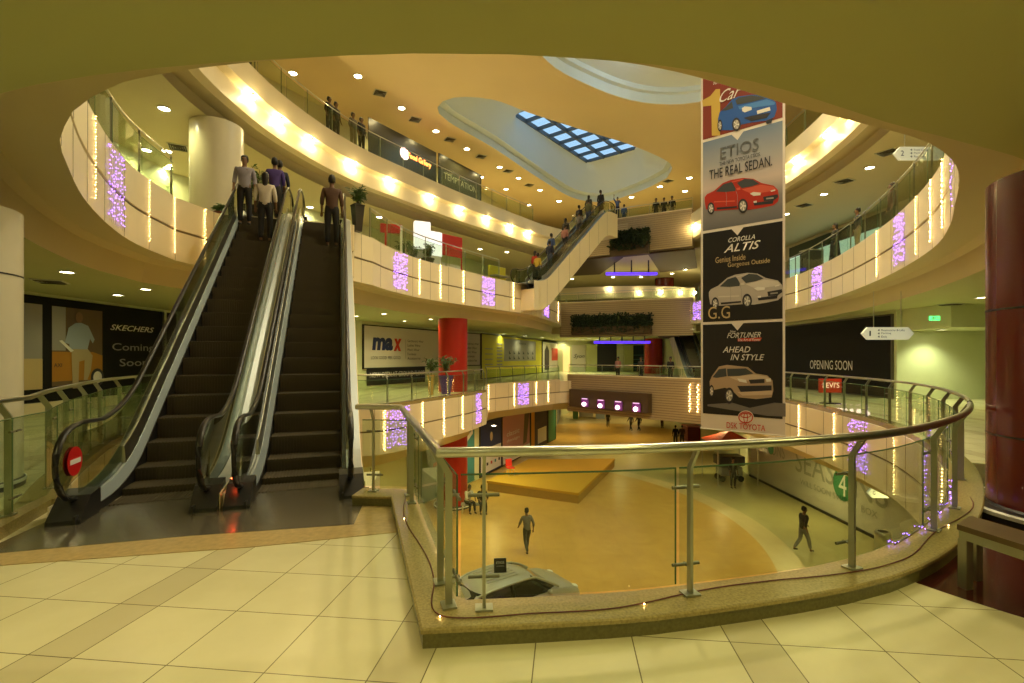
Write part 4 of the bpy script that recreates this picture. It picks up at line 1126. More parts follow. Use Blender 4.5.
# footer
art([(318 + 46 * math.cos(i * PI / 14), 556 + 42 * math.sin(i * PI / 14)) for i in range(28)], o_, s_, clothw, .012, 'white_disc')
def ringp(cx, cy, rx, ry, w):
    n = 28; mb = MB(); A = [pl(MBn, o_[0] + (cx + rx * math.cos(i * 2 * PI / n)) * s_, o_[1] + (cy + ry * math.sin(i * 2 * PI / n)) * s_) for i in range(n)]
    B = [pl(MBn, o_[0] + (cx + (rx - w) * math.cos(i * 2 * PI / n)) * s_, o_[1] + (cy + (ry - w) * math.sin(i * 2 * PI / n)) * s_) for i in range(n)]
    mb.loft([[MBn @ Vector((x, y, .018)) for x, y in A], [MBn @ Vector((x, y, .018)) for x, y in B]], False); mb.f = [tuple(reversed(f)) for f in mb.f]
    obj('emblem_ring', mb, redp, ban)
ringp(318, 554, 42, 34, 6); ringp(318, 543, 30, 14, 5); ringp(318, 557, 13, 29, 4.5)
art_txt('DSK TOYOTA', 210, 430, 606, o_, s_, redp, h=.17, bold=0.0050)

# --- screen boxes and hedges on the bridges ------------------------------------------
def leaves(mb, fn, n, size=.09):
    for _ in range(n):
        p = fn(); a = random.uniform(0, 2 * PI); b = random.uniform(-1, 1); L = size * random.uniform(.6, 1.4)
        d = Vector((math.cos(a) * math.cos(b), math.sin(a) * math.cos(b), math.sin(b))); s = d.orthogonal().normalized() * L * .35
        s.rotate(Matrix.Rotation(random.uniform(0, PI), 3, d))
        mb.add([p, p + d * L * .5 + s, p + d * L, p + d * L * .5 - s], [(0, 1, 2, 3)])
def screen(b, px0, px1, z0, z1, label, hedge=True, depth=.55, hz=.45):
    o, p, q, d, n = b
    def onl(px):
        k = (px - 512) / F; A = p + n * .1; return A + d * ((k * A.y - A.x) / (d.x - k * d.y))
    A, B = onl(px0), onl(px1); c = (A + B) / 2; L = (B - A).length; rz = math.atan2(d.y, d.x)
    t = thing('planter_box', label, 'planter', (c.x, c.y, z0), 0)
    cc = c + n * (depth / 2 + .02); mb = MB(); mb.box((cc.x, cc.y, (z0 + z1) / 2 - (hz / 2 if hedge else 0)), (L, depth, z1 - z0 - (hz if hedge else 0)), rz); obj('box', mb, darkbrown, t)
    if hedge:
        mb = MB()
        def fn():
            q_ = c + d * random.uniform(-L / 2, L / 2) + n * random.uniform(.24, depth + .1); return Vector((q_.x, q_.y, random.uniform(z1 - hz * 1.45, z1)))
        leaves(mb, fn, 2600, .2); h = obj('hedge', mb, hedgem, t)
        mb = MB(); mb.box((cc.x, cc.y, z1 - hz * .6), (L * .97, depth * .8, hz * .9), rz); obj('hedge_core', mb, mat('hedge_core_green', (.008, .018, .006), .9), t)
    return t, c, n, d, L, rz
screen(B3_, 612, 650, 8.95, 10.75, 'planter box of dark hedge on the topmost slatted bridge', hz=.95)
screen(B2_, 573, 652, 3.45, 5.0, 'long planter box of dark hedge on the middle slatted bridge', hz=.95)
t, c, n, d, L, rz = screen(B1, 573, 652, -1.75, -.55, 'dark display box with four round violet-lit lamps on the lowest bridge', hedge=False, depth=.4)
violetglow = mat('violet_glow_panel', (.12, .01, .16), .6, emit=(.35, .02, .3), es=.06)  # violet glow behind the globes put into the back panels' colour and emission
for i, px in enumerate((585, 601, 618.5, 636.5)):
    k = (px - 512) / F; A = c + n * .435; q = A + d * ((k * A.y - A.x) / (d.x - k * d.y)); z = ZAT((404, 405.6, 407.3, 409)[i], q.y)
    gl = thing('globe_lamp', ('leftmost', 'second from the left', 'third from the left', 'rightmost')[i] + ' of the four globe lamps in the dark display box', 'lamp', (q.x, q.y, z), 0, 'globe lamps in the display box')
    mb = MB(); mb.sphere((q.x + n.x * .12, q.y + n.y * .12, z), .14, 14, 9); obj('globe', mb, glow('globe_glow', (1, .72, .66), 4), gl, smooth=True)
    mb = MB(); mb.box((q.x + n.x * .02, q.y + n.y * .02, z + .1), (.6, .04, .55), rz); obj('back_panel', mb, violetglow, gl)
    mb = MB(); mb.box((q.x + n.x * .05, q.y + n.y * .05, z + .36), (.45, .03, .06), rz); obj('name_strip', mb, glow('pale_violet_strip', (.8, .5, .8), .6), gl)
def neon(px0, px1, py, y, label, rods=3, ztop=None):
    a, b = D(px0, y), D(px1, y); z = ZAT(py, y)
    t = thing('neon_strip', label, 'neon light', ((a.x + b.x) / 2, y, z))
    mb = MB(); mb.box(((a.x + b.x) / 2, y, z), (b.x - a.x, .22, .2)); obj('tube_box', mb, neonv, t)
    if ztop:
        for i in range(rods): mb = MB(); x = a.x + (b.x - a.x) * (i + .5) / rods; mb.cyl((x, y, z + .1), (x, y, ztop), .05, n=6); obj('hanger_rod', mb, ink, t)
neon(606, 657, 273.8, 38.0, 'violet neon strip hanging beneath the topmost bridge planter', ztop=9.3)
neon(594, 650, 342.3, 42.0, 'violet neon strip beneath the middle bridge planter', ztop=3.6, rods=5)

# --- lit canopy ring seen between middle and topmost bridges --------------------------
t = thing('kiosk_canopy', 'cream lit canopy band with bare bulbs seen above the middle slatted bridge', 'canopy', (10.2, 43, 5.7))
arc = cat([(3.9, 44.0), (7, 42.8), (10.5, 42.2), (13.5, 42.4), (16.4, 43.4)], .5)
mb = MB(); sweep(mb, arc, [(0, 6.9), (0, 7.9), (-.35, 7.95), (-.35, 6.85), (0, 6.9)], False); obj('band', mb, panel, t)
for i in (2, len(arc) // 2, len(arc) - 1):
    mb = MB(); mb.cyl((arc[i].x, arc[i].y + .2, 5.7), (arc[i].x, arc[i].y + .2, 6.9), .1); obj('support', mb, steel, t)
for px, z in ((609, 289), (638.7, 292.5), (659.6, 292.4), (679, 292.4), (697, 292.4)):
    mbx = MB(); k = (px - 512) / F
    q = min(arc, key=lambda p: abs(p.x - k * p.y)); zz = ZAT(z, q.y - .35)
    tb = thing('bare_bulb', 'one of the bare bulbs in a line above the middle slatted bridge', 'light bulb', (q.x, q.y - .12, zz), 0, 'bulbs on the far canopy band')
    mbx.sphere((q.x, q.y - .16, zz), .09, 10, 6); obj('bulb', mbx, bulbm, tb); mbx = MB(); mbx.cyl((q.x, q.y - .09, zz), (q.x, q.y, zz), .04, n=8); obj('socket', mbx, steel, tb)
def simple(name, label, cat_, loc, parts, group=None):
    t = thing(name, label, cat_, loc, 0, group)
    for nm, mb, m in parts: obj(nm, mb, m, t)
    return t

# ================================================================ LAMPS AND LIGHT STRINGS
WARM = (1.0, .78, .30); GREENISH = (.96, .90, .38)
def onz(px, py, z): return W(px, py, z)
def proto_downlight(name='ceiling_light', r=.13):
    t = thing(name, 'x', 'ceiling light', (0, 0, 0))
    mb = MB(); mb.lathe((0, 0, 0), [(r, .0), (r + .035, -.004), (r + .035, -.018), (r, -.022), (r - .01, -.006)], 20, False); obj('trim_ring', mb, trimring, t)
    mb = MB(); mb.lathe((0, 0, 0), [(.001, -.010), (r - .01, -.008)], 20, False); mb.f = [tuple(reversed(f)) for f in mb.f]; obj('lens', mb, downl, t)
    return t
pd = proto_downlight(); used = [False]
KIDS_PD = [o for o in bpy.data.objects if o.parent is pd]
def downlight(loc, label, group, power=60, spot=2.6, col=None, sc=1.0):
    col = col or WARM
    if not used[0]: o = pd; used[0] = True
    else:
        o = pd.copy(); COL.objects.link(o)
        for k in KIDS_PD: c = k.copy(); COL.objects.link(c); c.parent = o
    o.location = loc; o['label'] = label; o['group'] = group; o.scale = (sc, sc, sc)
    if power: lamp('SPOT', (loc[0], loc[1], loc[2] - .05), power, col, .08, spot=spot)
    return o
# first floor ceiling
G1 = 'round downlights in the first-floor ceiling'
WARM3 = WARM; WARM = GREENISH
for i, (px, py) in enumerate(((67, 271.7), (117.8, 294.8), (145.6, 289))):
    downlight(tuple(onz(px, py, 3.6)), ('nearest round downlight above the taxi poster', 'round downlight right above the black shoe shop hoarding', 'small round downlight between the shoe shop hoarding and the escalator handrail')[i], G1, 40)
for px, py in ((356, 316), (384, 313.6), (373.4, 322.5), (404.5, 320.8), (412.7, 325.8), (430.8, 319)):
    downlight(tuple(onz(px, py, 3.6)), 'round downlight in the cluster above the max storefront hoarding', G1 + ' above the max hoarding', 90)
for px, py in ((478, 331.5), (503.5, 333.8), (524.7, 335.8), (542, 337.5), (554.7, 339), (563, 340.7)):
    p = onz(px, py, 3.6); downlight(tuple(p), 'round downlight in the row above the yellow shoe hoarding', G1 + ' above the yellow hoarding', 60, sc=1.3)
for i, px in enumerate((571, 577, 583, 589, 597, 605, 664, 672)):
    y = 52 - i % 2 * 2; p = D(px, y, 3.6); downlight(tuple(p), 'tiny far downlight in the line beyond the lowest slatted bridge', G1 + ' beyond the lowest bridge', 90, sc=1.5)
for (px, py), s in zip(((822, 323.7), (869.4, 318), (920.6, 310), (981, 297.4)), ('downlight above the letters of the opening soon hoarding', 'downlight just above the number 1 direction sign', 'downlight above the green exit sign', 'downlight nearest the burgundy column')):
    downlight(tuple(onz(px, py, 3.6)), 'round ' + s, G1, 150)
downlight((onz(934.4, 330, 2.76).x, 18.7, 2.76), 'round downlight under the lowered bulkhead washing the pale green wall', G1, 130, spot=2.2, col=(.95, 1.0, .55))
for x, y in ((-1.5, 1.3), (1.8, 1.6), (4.8, 2.6), (-4.6, 2.4), (0.2, -1.5), (-3.5, -1.5), (3.8, -1.2)):
    downlight((x, y, 3.6), 'round downlight over the foreground tiled floor outside the frame', 'downlights over the foreground floor', 46, col=(1.0, .84, .27))
for x, y in ((12.3, 33), (15.0, 36)):  # lamps added to brighten the dim distant escalator
    downlight((x, y, 3.6), 'round downlight added to brighten the distant escalator behind the banner', G1 + ' beside the distant escalator', 160)
# second floor ceiling
G2 = 'round downlights in the second-floor ceiling'
for i, (px, py) in enumerate(((164, 108.3), (146.5, 150), (167, 151), (168, 168), (212, 193), (310, 207), (379, 217), (480, 249), (507, 252))):
    p = onz(px, py, 9.3)
    if p.y > 45: continue
    downlight(tuple(p), ('bright downlight left of the tall cream column on the second floor', 'downlight behind the second-floor railing, left of the column, upper of three', 'downlight behind the second-floor railing, left of the column, middle of three', 'downlight behind the second-floor railing, left of the column, lowest of three', 'downlight by the tall cream column base', 'downlight above the top of the two big escalators', 'downlight above the red display on the second floor', 'downlight left of the crowded escalator on the second floor', 'downlight nearest the foot of the crowded escalator')[i], G2, 90, sc=1.2)
for (px, py), s in zip(((922.6, 131), (869.6, 167.5), (824, 194), (786, 214)), ('above the number 2 direction sign', 'above the people standing at the right-hand railing', 'second from the banner at right', 'nearest the banner at right')):
    downlight(tuple(onz(px, py, 9.3)), 'second-floor downlight ' + s, G2, 90, sc=1.2)
for px, y in ((566, 44), (572, 47), (594, 40), (613, 46), (641, 46), (664, 41), (672, 44), (685, 42)):
    downlight(tuple(D(px, y, 9.3)), 'small far downlight between the middle and topmost bridges', G2 + ' beyond the bridges', 90, sc=1.4)
# roof lights
WARM = WARM3
G3 = 'round downlights in the roof over the top floor'
for px, py in ((293, 73), (358, 76), (383, 127.6), (401.6, 108), (421, 146.6), (436, 131), (453.3, 162.5), (466.8, 148.8), (481, 177), (499.6, 167), (506, 189), (518.6, 178), (529, 205), (540, 190)):
    downlight(tuple(onz(px, py, ZR)), 'round downlight in the two rows over the top-floor railing at left', G3 + ' at left', 110, sc=1.4)
for px, py in ((559, 201), (600.7, 205), (631.5, 197), (660, 186.5), (689.4, 177.8), (685, 191)):
    downlight(tuple(onz(px, py, ZR)), 'round downlight in the roof above the topmost bridge', G3 + ' above the topmost bridge', 150, sc=1.6)
# unseen fill lamps added to brighten the ground floor and the balcony bands
for x, y in ((13, 8), (12.5, 15), (12.8, 22), (13, 30), (8, 36), (5, 44), (11, 44), (8, 52), (14, 56), (0.5, 1.5), (-3, 20), (-6, 12), (-1, 26.8), (9, 62)):
    downlight((x, y, -2.1), 'unseen fill downlight added under the first-floor slab to brighten the ground floor', 'added fill downlights over the ground floor', 210, spot=2.7)
for x, y in ((-3, 13), (2.5, 9), (6.5, 9.5), (10, 13.5), (11, 18), (1.5, 18), (5.5, 7.2), (8, 15)):
    downlight((x, y, ZR), 'large unseen fill downlight added in the roof over the front of the hall', 'added fill downlights in the roof over the front of the hall', 680, spot=2.5, sc=2, col=(1.0, .83, .48))
# small cool lamps on the skylight rim; more added to brighten the blind recess
for i, (a, b) in enumerate(((4.9, -2.5), (4.9, 2.5), (-5.7, -2.5), (-.3, -2.9), (-5.4, 2.6))):
    p = SKC + su * a + sv * b
    t = thing('rim_spotlight', 'small cool spotlight on the rim of the skylight recess', 'spotlight', (p.x, p.y, ZR + 2.45), 0, 'cool spotlights around the skylight')
    mb = MB(); mb.cyl((p.x, p.y, ZR + 2.5), (p.x, p.y, ZR + 2.36), .05, .07, n=12); obj('housing', mb, steel, t); mb = MB(); mb.cyl((p.x, p.y, ZR + 2.355), (p.x, p.y, ZR + 2.35), .06, n=12); obj('lens', mb, glow('cool_lens', (.8, .9, 1.0), 8), t)
    lamp('POINT', (p.x, p.y, ZR + 2.2), 42, (.62, .82, 1.0), .1)
for x, y in ((3, 17), (8, 17), (6, 22)):
    t = thing('rim_spotlight', 'small cool spotlight added to brighten the blind roof recess', 'spotlight', (x, y, ZR + .8), 0, 'added cool spotlights in the blind recess')
    mb = MB(); mb.cyl((x, y, ZR + .84), (x, y, ZR + .72), .05, .07, n=12); obj('housing', mb, steel, t)
    lamp('POINT', (x, y, ZR + .45), 38, (.62, .82, 1.0), .1)
# vents
pv = thing('ceiling_vent', 'x', 'ceiling vent', (0, 0, 0))
mb = MB(); mb.box((0, 0, -.012), (.62, .62, .024)); obj('frame', mb, trimring, pv)
mb = MB()
for i in range(4):
    s = .27 - i * .065; mb.loft([[(-s, -s, -.026), (s, -s, -.026), (s, s, -.026), (-s, s, -.026)], [(-s + .045, -s + .045, -.05), (s - .045, -s + .045, -.05), (s - .045, s - .045, -.05), (-s + .045, s - .045, -.05)]], False)
obj('grille', mb, ventm, pv); KV = [o for o in bpy.data.objects if o.parent is pv]; vf = [True]
def vent(px, py, z, label):
    if vf[0]: o = pv; vf[0] = False
    else:
        o = pv.copy(); COL.objects.link(o)
        for k in KV: c = k.copy(); COL.objects.link(c); c.parent = o
    o.location = onz(px, py, z); o['label'] = label; o['group'] = 'square ceiling vents'; o.rotation_euler = (0, 0, .5)
for a in (((380, 93), ZR), ((415, 119.5), ZR), ((450, 139.5), ZR), ((481, 156.5), ZR), ((508, 171), ZR), ((529, 185), ZR)):
    vent(*a[0], a[1], 'square dark vent in the roof beside the skylight recess')
for px, py, z, s in ((668, 181, ZR, 'over the topmost bridge'), (178, 147, 9.3, 'left of the tall cream column'), (844, 181, 9.3, 'over the people at the right railing'), (804, 205, 9.3, 'beside the banner at right'), (888, 152, 9.3, 'left of the number 2 sign'), (50, 281, 3.6, 'above the taxi poster'), (900, 316, 3.6, 'left of the green exit sign'), (950, 304, 3.6, 'near the burgundy column')):
    vent(px, py, z, 'square dark ceiling vent ' + s)

# bare bulbs along the top-floor band
GB = 'bare bulbs along the top-floor band'
for i, px in enumerate((255, 283, 313.6, 354, 392.7, 431.8, 461.5, 488.4, 512, 530)):
    r = at_px(L3, px, len(L3_all) + 2)
    if not r: continue
    p, n = r
    if n.dot(Vector((-p.x, -p.y))) > 0: n = n
    t = thing('bare_bulb', 'bare round bulb under the top-floor band at left, one of the long row', 'light bulb', (p.x, p.y, Z3 - .84), 0, GB + ' at left')
    c = p + n * .06
    mb = MB(); mb.sphere((c.x, c.y, Z3 - .90), .075, 10, 7); obj('bulb', mb, bulbm, t)
    mb = MB(); mb.cyl((c.x, c.y, Z3 - .77), (c.x, c.y, Z3 - .85), .05, n=10); obj('socket', mb, steel, t)
    lamp('POINT', (c.x - n.x * .12, c.y - n.y * .12, Z3 - 1.0), 26, (1, .75, .32), .07)
for i, px in enumerate((845, 824, 793, 772, 693)):
    r = at_px(L3, px, 4, len(L3_all) + 1)
    if not r: continue
    p, n = r; c = p + n * .06
    t = thing('bare_bulb', 'bare round bulb under the top-floor band at right, beside the banner', 'light bulb', (p.x, p.y, Z3 - .84), 0, GB + ' at right')
    mb = MB(); mb.sphere((c.x, c.y, Z3 - .90), .075, 10, 7); obj('bulb', mb, bulbm, t)
    mb = MB(); mb.cyl((c.x, c.y, Z3 - .77), (c.x, c.y, Z3 - .85), .05, n=10); obj('socket', mb, steel, t)
    lamp('POINT', (c.x - n.x * .12, c.y - n.y * .12, Z3 - 1.0), 26, (1, .75, .32), .07)

def string(p, n, ztop, zbot, label, group, m=warmled, r=.013, gap=.055, thick=0):
    """a hanging strand of small lights in front of the fascia point p (n points outward from the hall)"""
    q = p - n * .035; d = Vector((-n.y, n.x))
    t = thing('light_string', label, 'light string', (q.x, q.y, zbot), 0, group)
    w_ = MB(); pts = []; b = MB(); gap = max(.055, r * 4.6); k = int((ztop - zbot) / gap)
    for i in range(k):
        z = ztop - i * gap; s = (.02 if i % 2 else -.02) + random.uniform(-.012, .012)
        c = q + d * s; pts.append((c.x, c.y, z)); b.octa((c.x, c.y, z), r)
        if thick and i % 2: c2 = q + d * (s + random.choice((-1, 1)) * thick); b.octa((c2.x, c2.y, z), r)
    w_.tube(pts, .004, 4); obj('wire', w_, wirem, t)
    o = obj('led_bulbs', b, m, t); o['kind'] = 'stuff'
    return t
def net(p, n, d, ztop, zbot, width, label, group, gap=.075, r=.012, curve=None):
    q0 = p - n * .03
    t = thing('net_light', label, 'light curtain', (q0.x, q0.y, zbot), 0, group)
    b = MB(); w_ = MB(); nx = max(2, int(width / gap)); nz = int((ztop - zbot) / gap)
    for i in range(nx):
        s = -width / 2 + width * i / (nx - 1)
        # follow the fascia curve
        if curve:
            bp, bn = walk(curve, p, s); c = bp - bn * .03
        else: c = q0 + d * s
        w_.tube([(c.x, c.y, ztop), (c.x, c.y, zbot)], .0025, 3)
        for j in range(nz):
            if random.random() < .12: continue
            b.octa((c.x + random.uniform(-.02, .02), c.y, min(ztop, ztop - (j + random.uniform(.1, .9)) * gap)), r * random.uniform(.7, 1.15))
    obj('wires', w_, wirem, t); o = obj('led_bulbs', b, violetled, t); o['kind'] = 'stuff'
    return t
def walk(c, p, s):
    """the curve point s metres along from p"""
    n = len(c); i = min(range(n), key=lambda k: (c[k] - p).length)
    st = 1 if s >= 0 else -1; rem = abs(s); a = c[i]
    while rem > 0:
        b = c[(i + st) % n]; L = (b - a).length
        if L >= rem and L > 1e-6: a = a.lerp(b, rem / L); rem = 0
        else: rem -= L; a = b; i = (i + st) % n
    j = (i + 1) % n; dd_ = (c[j] - c[i]).normalized()
    return a, Vector((dd_.y, -dd_.x))
def pick(c, px, ymin, ymax, xmin=-99, xmax=99):
    k = (px - 512) / F; n = len(c); best = None
    for i in range(n):
        a, b = c[i], c[(i + 1) % n]; fa, fb = a.x - k * a.y, b.x - k * b.y
        if fa * fb <= 0 and fa != fb:
            t = fa / (fa - fb); p = a.lerp(b, t)
            if ymin <= p.y <= ymax and xmin <= p.x <= xmax:
                d = (b - a).normalized()
                if best is None or p.y < best[0].y: best = (p, Vector((d.y, -d.x)), d)
    return best
def strings(c, z, lst, ymin, ymax, side, low=-1.5):
    for px, kind, nm in lst:
        r = pick(c, px, ymin, ymax)
        if not r: print('no point', px, side); continue
        p, n, d = r; r_ = max(.009, min(.021, p.y * .0008))
        if kind[0] in 'wW':
            string(p, n, z + .02, z + low * (.95 + .05 * random.random()), 'warm white hanging light string ' + nm, 'warm light strings ' + side, r=r_ * (1.25 if kind == 'W' else 1), thick=.05 if kind == 'W' else 0)
        else:
            width = float(kind[1:]); net(p, n, d, z + .02, z + low * .98, width, 'violet net of small lights ' + nm, 'violet light curtains ' + side, gap=max(.10, r_ * 6.5), r=r_ * .95, curve=c)
strings(L2, Z2, [(93, 'w', 'at the far left, before the nearest violet net'), (148, 'w', 'just right of the violet net at far left'), (173.5, 'w', 'left of the big escalator, second from the handrail'), (204, 'w', 'closest to the left escalator handrail')], 5, 13.5, 'on the second-floor band at left')
strings(L2, Z2, [(117, 'v.95', 'on the curved second-floor band at far left')], 5, 13, 'on the second-floor band at left')
strings(L2, Z2, [(401, 'v.95', 'on the second-floor band nearest the potted plant'), (419, 'w', 'just right of the violet net near the plant'), (440, 'w', 'midway along the second-floor band above the max hoarding'), (463, 'w', 'left of the violet net near the crowded escalator'), (487, 'v.95', 'on the second-floor band near the crowded escalator')], 14, 27.5, 'on the second-floor band behind')
strings(L2, Z2, [(546, 'v1.1', 'under the foot of the crowded escalator')], 31, 41, 'near the middle bridge')
strings(L2, Z2, [(513, 'w', 'left of the crowded escalator foot'), (558, 'w', 'at the left end of the middle bridge')], 25, 41, 'near the middle bridge')
strings(L2, Z2, [(690, 'w', 'at the right end of the middle bridge'), (696.5, 'v.9', 'between the middle bridge and the banner'), (797, 'w', 'right beside the banner on the second floor'), (818, 'v1.0', 'right of the banner on the second-floor band'), (877.6, 'w', 'between the two violet nets at right'), (899, 'v.95', 'in the middle of the right second-floor band'), (917, 'w', 'right of the big violet net on the right band'), (932, 'W', 'second from the curve end at upper right'), (944, 'W', 'thick one beside the violet strip at upper right')], 7.9, 37, 'on the second-floor band at right')
strings(L2, Z2, [(953, 'v.3', 'narrow one at the outermost bend at upper right')], 7.0, 12, 'on the second-floor band at right')
strings(L1, Z1, [(384, 'w', 'behind the railing wing beside the right escalator'), (422, 'w', 'right of the violet net nearest the railing corner'), (443.5, 'w', 'in the middle of the band below the scarlet column'), (462, 'w', 'left of the violet net at the band corner')], 15, 23.3, 'on the first-floor band at left')
strings(L1, Z1, [(402, 'v1.0', 'above the railing corner on the first-floor band'), (478, 'v.55', 'at the corner of the first-floor band below the scarlet column')], 15, 23.3, 'on the first-floor band at left')
strings(L1, Z1, [(488, 'w', 'at the start of the far first-floor band'), (514, 'w', 'left of the violet net on the far first-floor band'), (526, 'v1.0', 'on the far first-floor band below the yellow hoarding'), (536, 'w', 'right of the violet net on the far first-floor band'), (548, 'w', 'nearest the lowest bridge on the far first-floor band')], 26, 34.6, 'on the far first-floor band')
strings(L1, Z1, [(799.6, 'w', 'just right of the banner foot on the first-floor band'), (835, 'w', 'left of the violet net on the right first-floor band'), (859, 'v1.0', 'on the right first-floor band under the black hoarding'), (895.5, 'w', 'right of the violet net on the right first-floor band'), (945, 'W', 'seen through the railing at the right end')], 6.5, 25, 'on the first-floor band at right')
strings(L1, Z1, [(928, 'v.22', 'narrow strip at the right end of the first-floor band'), (957, 'w', 'at the outermost bend of the first-floor band')], 6.0, 12, 'on the first-floor band at right')
o, p_, q_, d_, n_ = B1
for px, s in ((690, 'left'), (698, 'right')):
    k = (px - 512) / F; A = p_ + n_ * .1; c = A + d_ * ((k * A.y - A.x) / (d_.x - k * d_.y))
    string(c, -n_, .1, -1.6, f'warm light string on the lowest bridge beside the banner, {s} of two', 'warm light strings on the lowest bridge', r=.03)
# light cable lying on the kerb in front
cab = offset(fs, .20, False); cab = cab[2:-2]
t = thing('light_cable', 'thin dark red cable with a few tiny lights lying along the granite kerb', 'light cable', (cab[8].x, cab[8].y, .122))
mb = MB(); pts = []
for i, p in enumerate(cab):
    w_ = .05 * math.sin(i * .9) + .03 * math.sin(i * .37); a = cab[max(i - 1, 0)]; b = cab[min(i + 1, len(cab) - 1)]; d = (b - a).normalized(); n = Vector((d.y, -d.x))
    pts.append((p.x + n.x * (w_ - .03), p.y + n.y * (w_ - .03), .127))
mb.tube(cat(pts, .06), .0042, 6); obj('cable', mb, mat('dark_red_cable', (.12, .02, .01), .5), t)
mb = MB()
for i in (2, 7, 10, 20): mb.octa((pts[i][0], pts[i][1] - .02, .131), .006)
obj('led_bulbs', mb, warmled, t)['kind'] = 'stuff'
mb = MB(); rng = random.Random(3)
kerbin = [p for p in offset(fs, .03, False) if p.y > 3.95 and p.x > 2.5]
for p in kerbin:
    for _ in range(5): mb.octa((p.x + rng.uniform(-.03, .05), p.y + rng.uniform(-.03, .03), .135 + rng.uniform(0, .02)), .0045)
t = thing('light_cable', 'violet light chain heaped on the kerb at the right railing posts', 'light cable', (kerbin[0].x, kerbin[0].y, .13))
obj('led_bulbs', mb, violetled, t)['kind'] = 'stuff'; mb = MB(); mb.tube([(p.x, p.y, .128) for p in kerbin], .005, 5); obj('wire', mb, wirem, t)

# ================================================================ FURNITURE AND DISPLAYS
# bench at the right edge
bo = Vector((3.29, 3.58)); bu = Vector((.10, -.995)); bv = Vector((.80, .60)) * .34
t = thing('bench', 'steel framed bench with a brown wooden top beside the burgundy column', 'bench', (bo.x, bo.y, 0))
bw = .34; perp = Vector((.83, .56)).normalized(); bu = Vector((.56, -.83)).normalized() * 0 + Vector((.18, -.984)).normalized()
def bp(a, b): return bo + bu * a + perp * b
BL = 1.25
mb = MB(); q = [bp(0, 0), bp(BL, 0), bp(BL, bw), bp(0, bw)]
mb.loft([[(v.x, v.y, .425) for v in q], [(v.x, v.y, .465) for v in q]], True); obj('seat', mb, mat('dark_bench_wood', (.11, .07, .03), .35, var=.3, scale=12), t)
mb = MB(); q = [bp(.01, .01), bp(BL - .01, .01), bp(BL - .01, bw - .01), bp(.01, bw - .01)]
mb.loft([[(v.x, v.y, .36) for v in q], [(v.x, v.y, .424) for v in q]], True); obj('seat_frame', mb, postpaint, t)
for a in (.045, BL - .045):
    for b in (.045, bw - .045):
        mb = MB(); c = bp(a, b); mb.box((c.x, c.y, .18), (.06, .06, .36), math.atan2(bu.y, bu.x)); obj('leg', mb, postpaint, t)
# stage
t = thing('stage', 'low ochre carpeted stage platform on the ground floor', 'stage', (2.5, 28.5, ZG))
st = [(3.35, 24.4), (6.9, 32.6), (1.1, 32.4), (-1.35, 26.8)]
sm = mat('ochre_carpet', (.62, .36, .03), .9, var=.06, scale=30)
mb = MB(); c0 = Vector((2.5, 28.8))
mb.loft([[(x, y, ZG) for x, y in st], [(x, y, ZG + .46) for x, y in st]], True); obj('base', mb, mat('ochre_skirting', (.42, .26, .05), .8, var=.1), t)
mb = MB(); ex = [tuple(Vector(p) + (Vector(p) - c0).normalized() * .05) for p in st]
mb.loft([[(x, y, ZG + .43) for x, y in ex], [(x, y, ZG + .55) for x, y in ex], [(x * .995 + .01, y * .999 + .02, ZG + .565) for x, y in st]], True); obj('top_carpet', mb, sm, t)
# red chair on the stage side
def small_chair(loc, rz, label):
    t = thing('chair', label, 'chair', loc, rz)
    M = Matrix.Translation(Vector(loc)) @ Matrix.Rotation(rz, 4, 'Z')
    def O(nm, mb, m): mb.v = [M @ v for v in mb.v]; obj(nm, mb, m, t)
    mb = MB(); mb.rbox((0, 0, .45), (.42, .42, .05), .01); O('seat', mb, redp)
    mb = MB(); mb.loft([[(-.2, .19, .5), (.2, .19, .5), (.2, .22, .5), (-.2, .22, .5)], [(-.19, .25, .9), (.19, .25, .9), (.19, .28, .9), (-.19, .28, .9)]], True); O('backrest', mb, redp)
    for x in (-.18, .18):
        for y in (-.18, .18): mb = MB(); mb.cyl((x, y, 0), (x, y, .43), .015, n=6); O('leg', mb, steel)
small_chair((-.1, 27.9, ZG + .57), .4, 'small red chair at the left edge of the ochre stage')
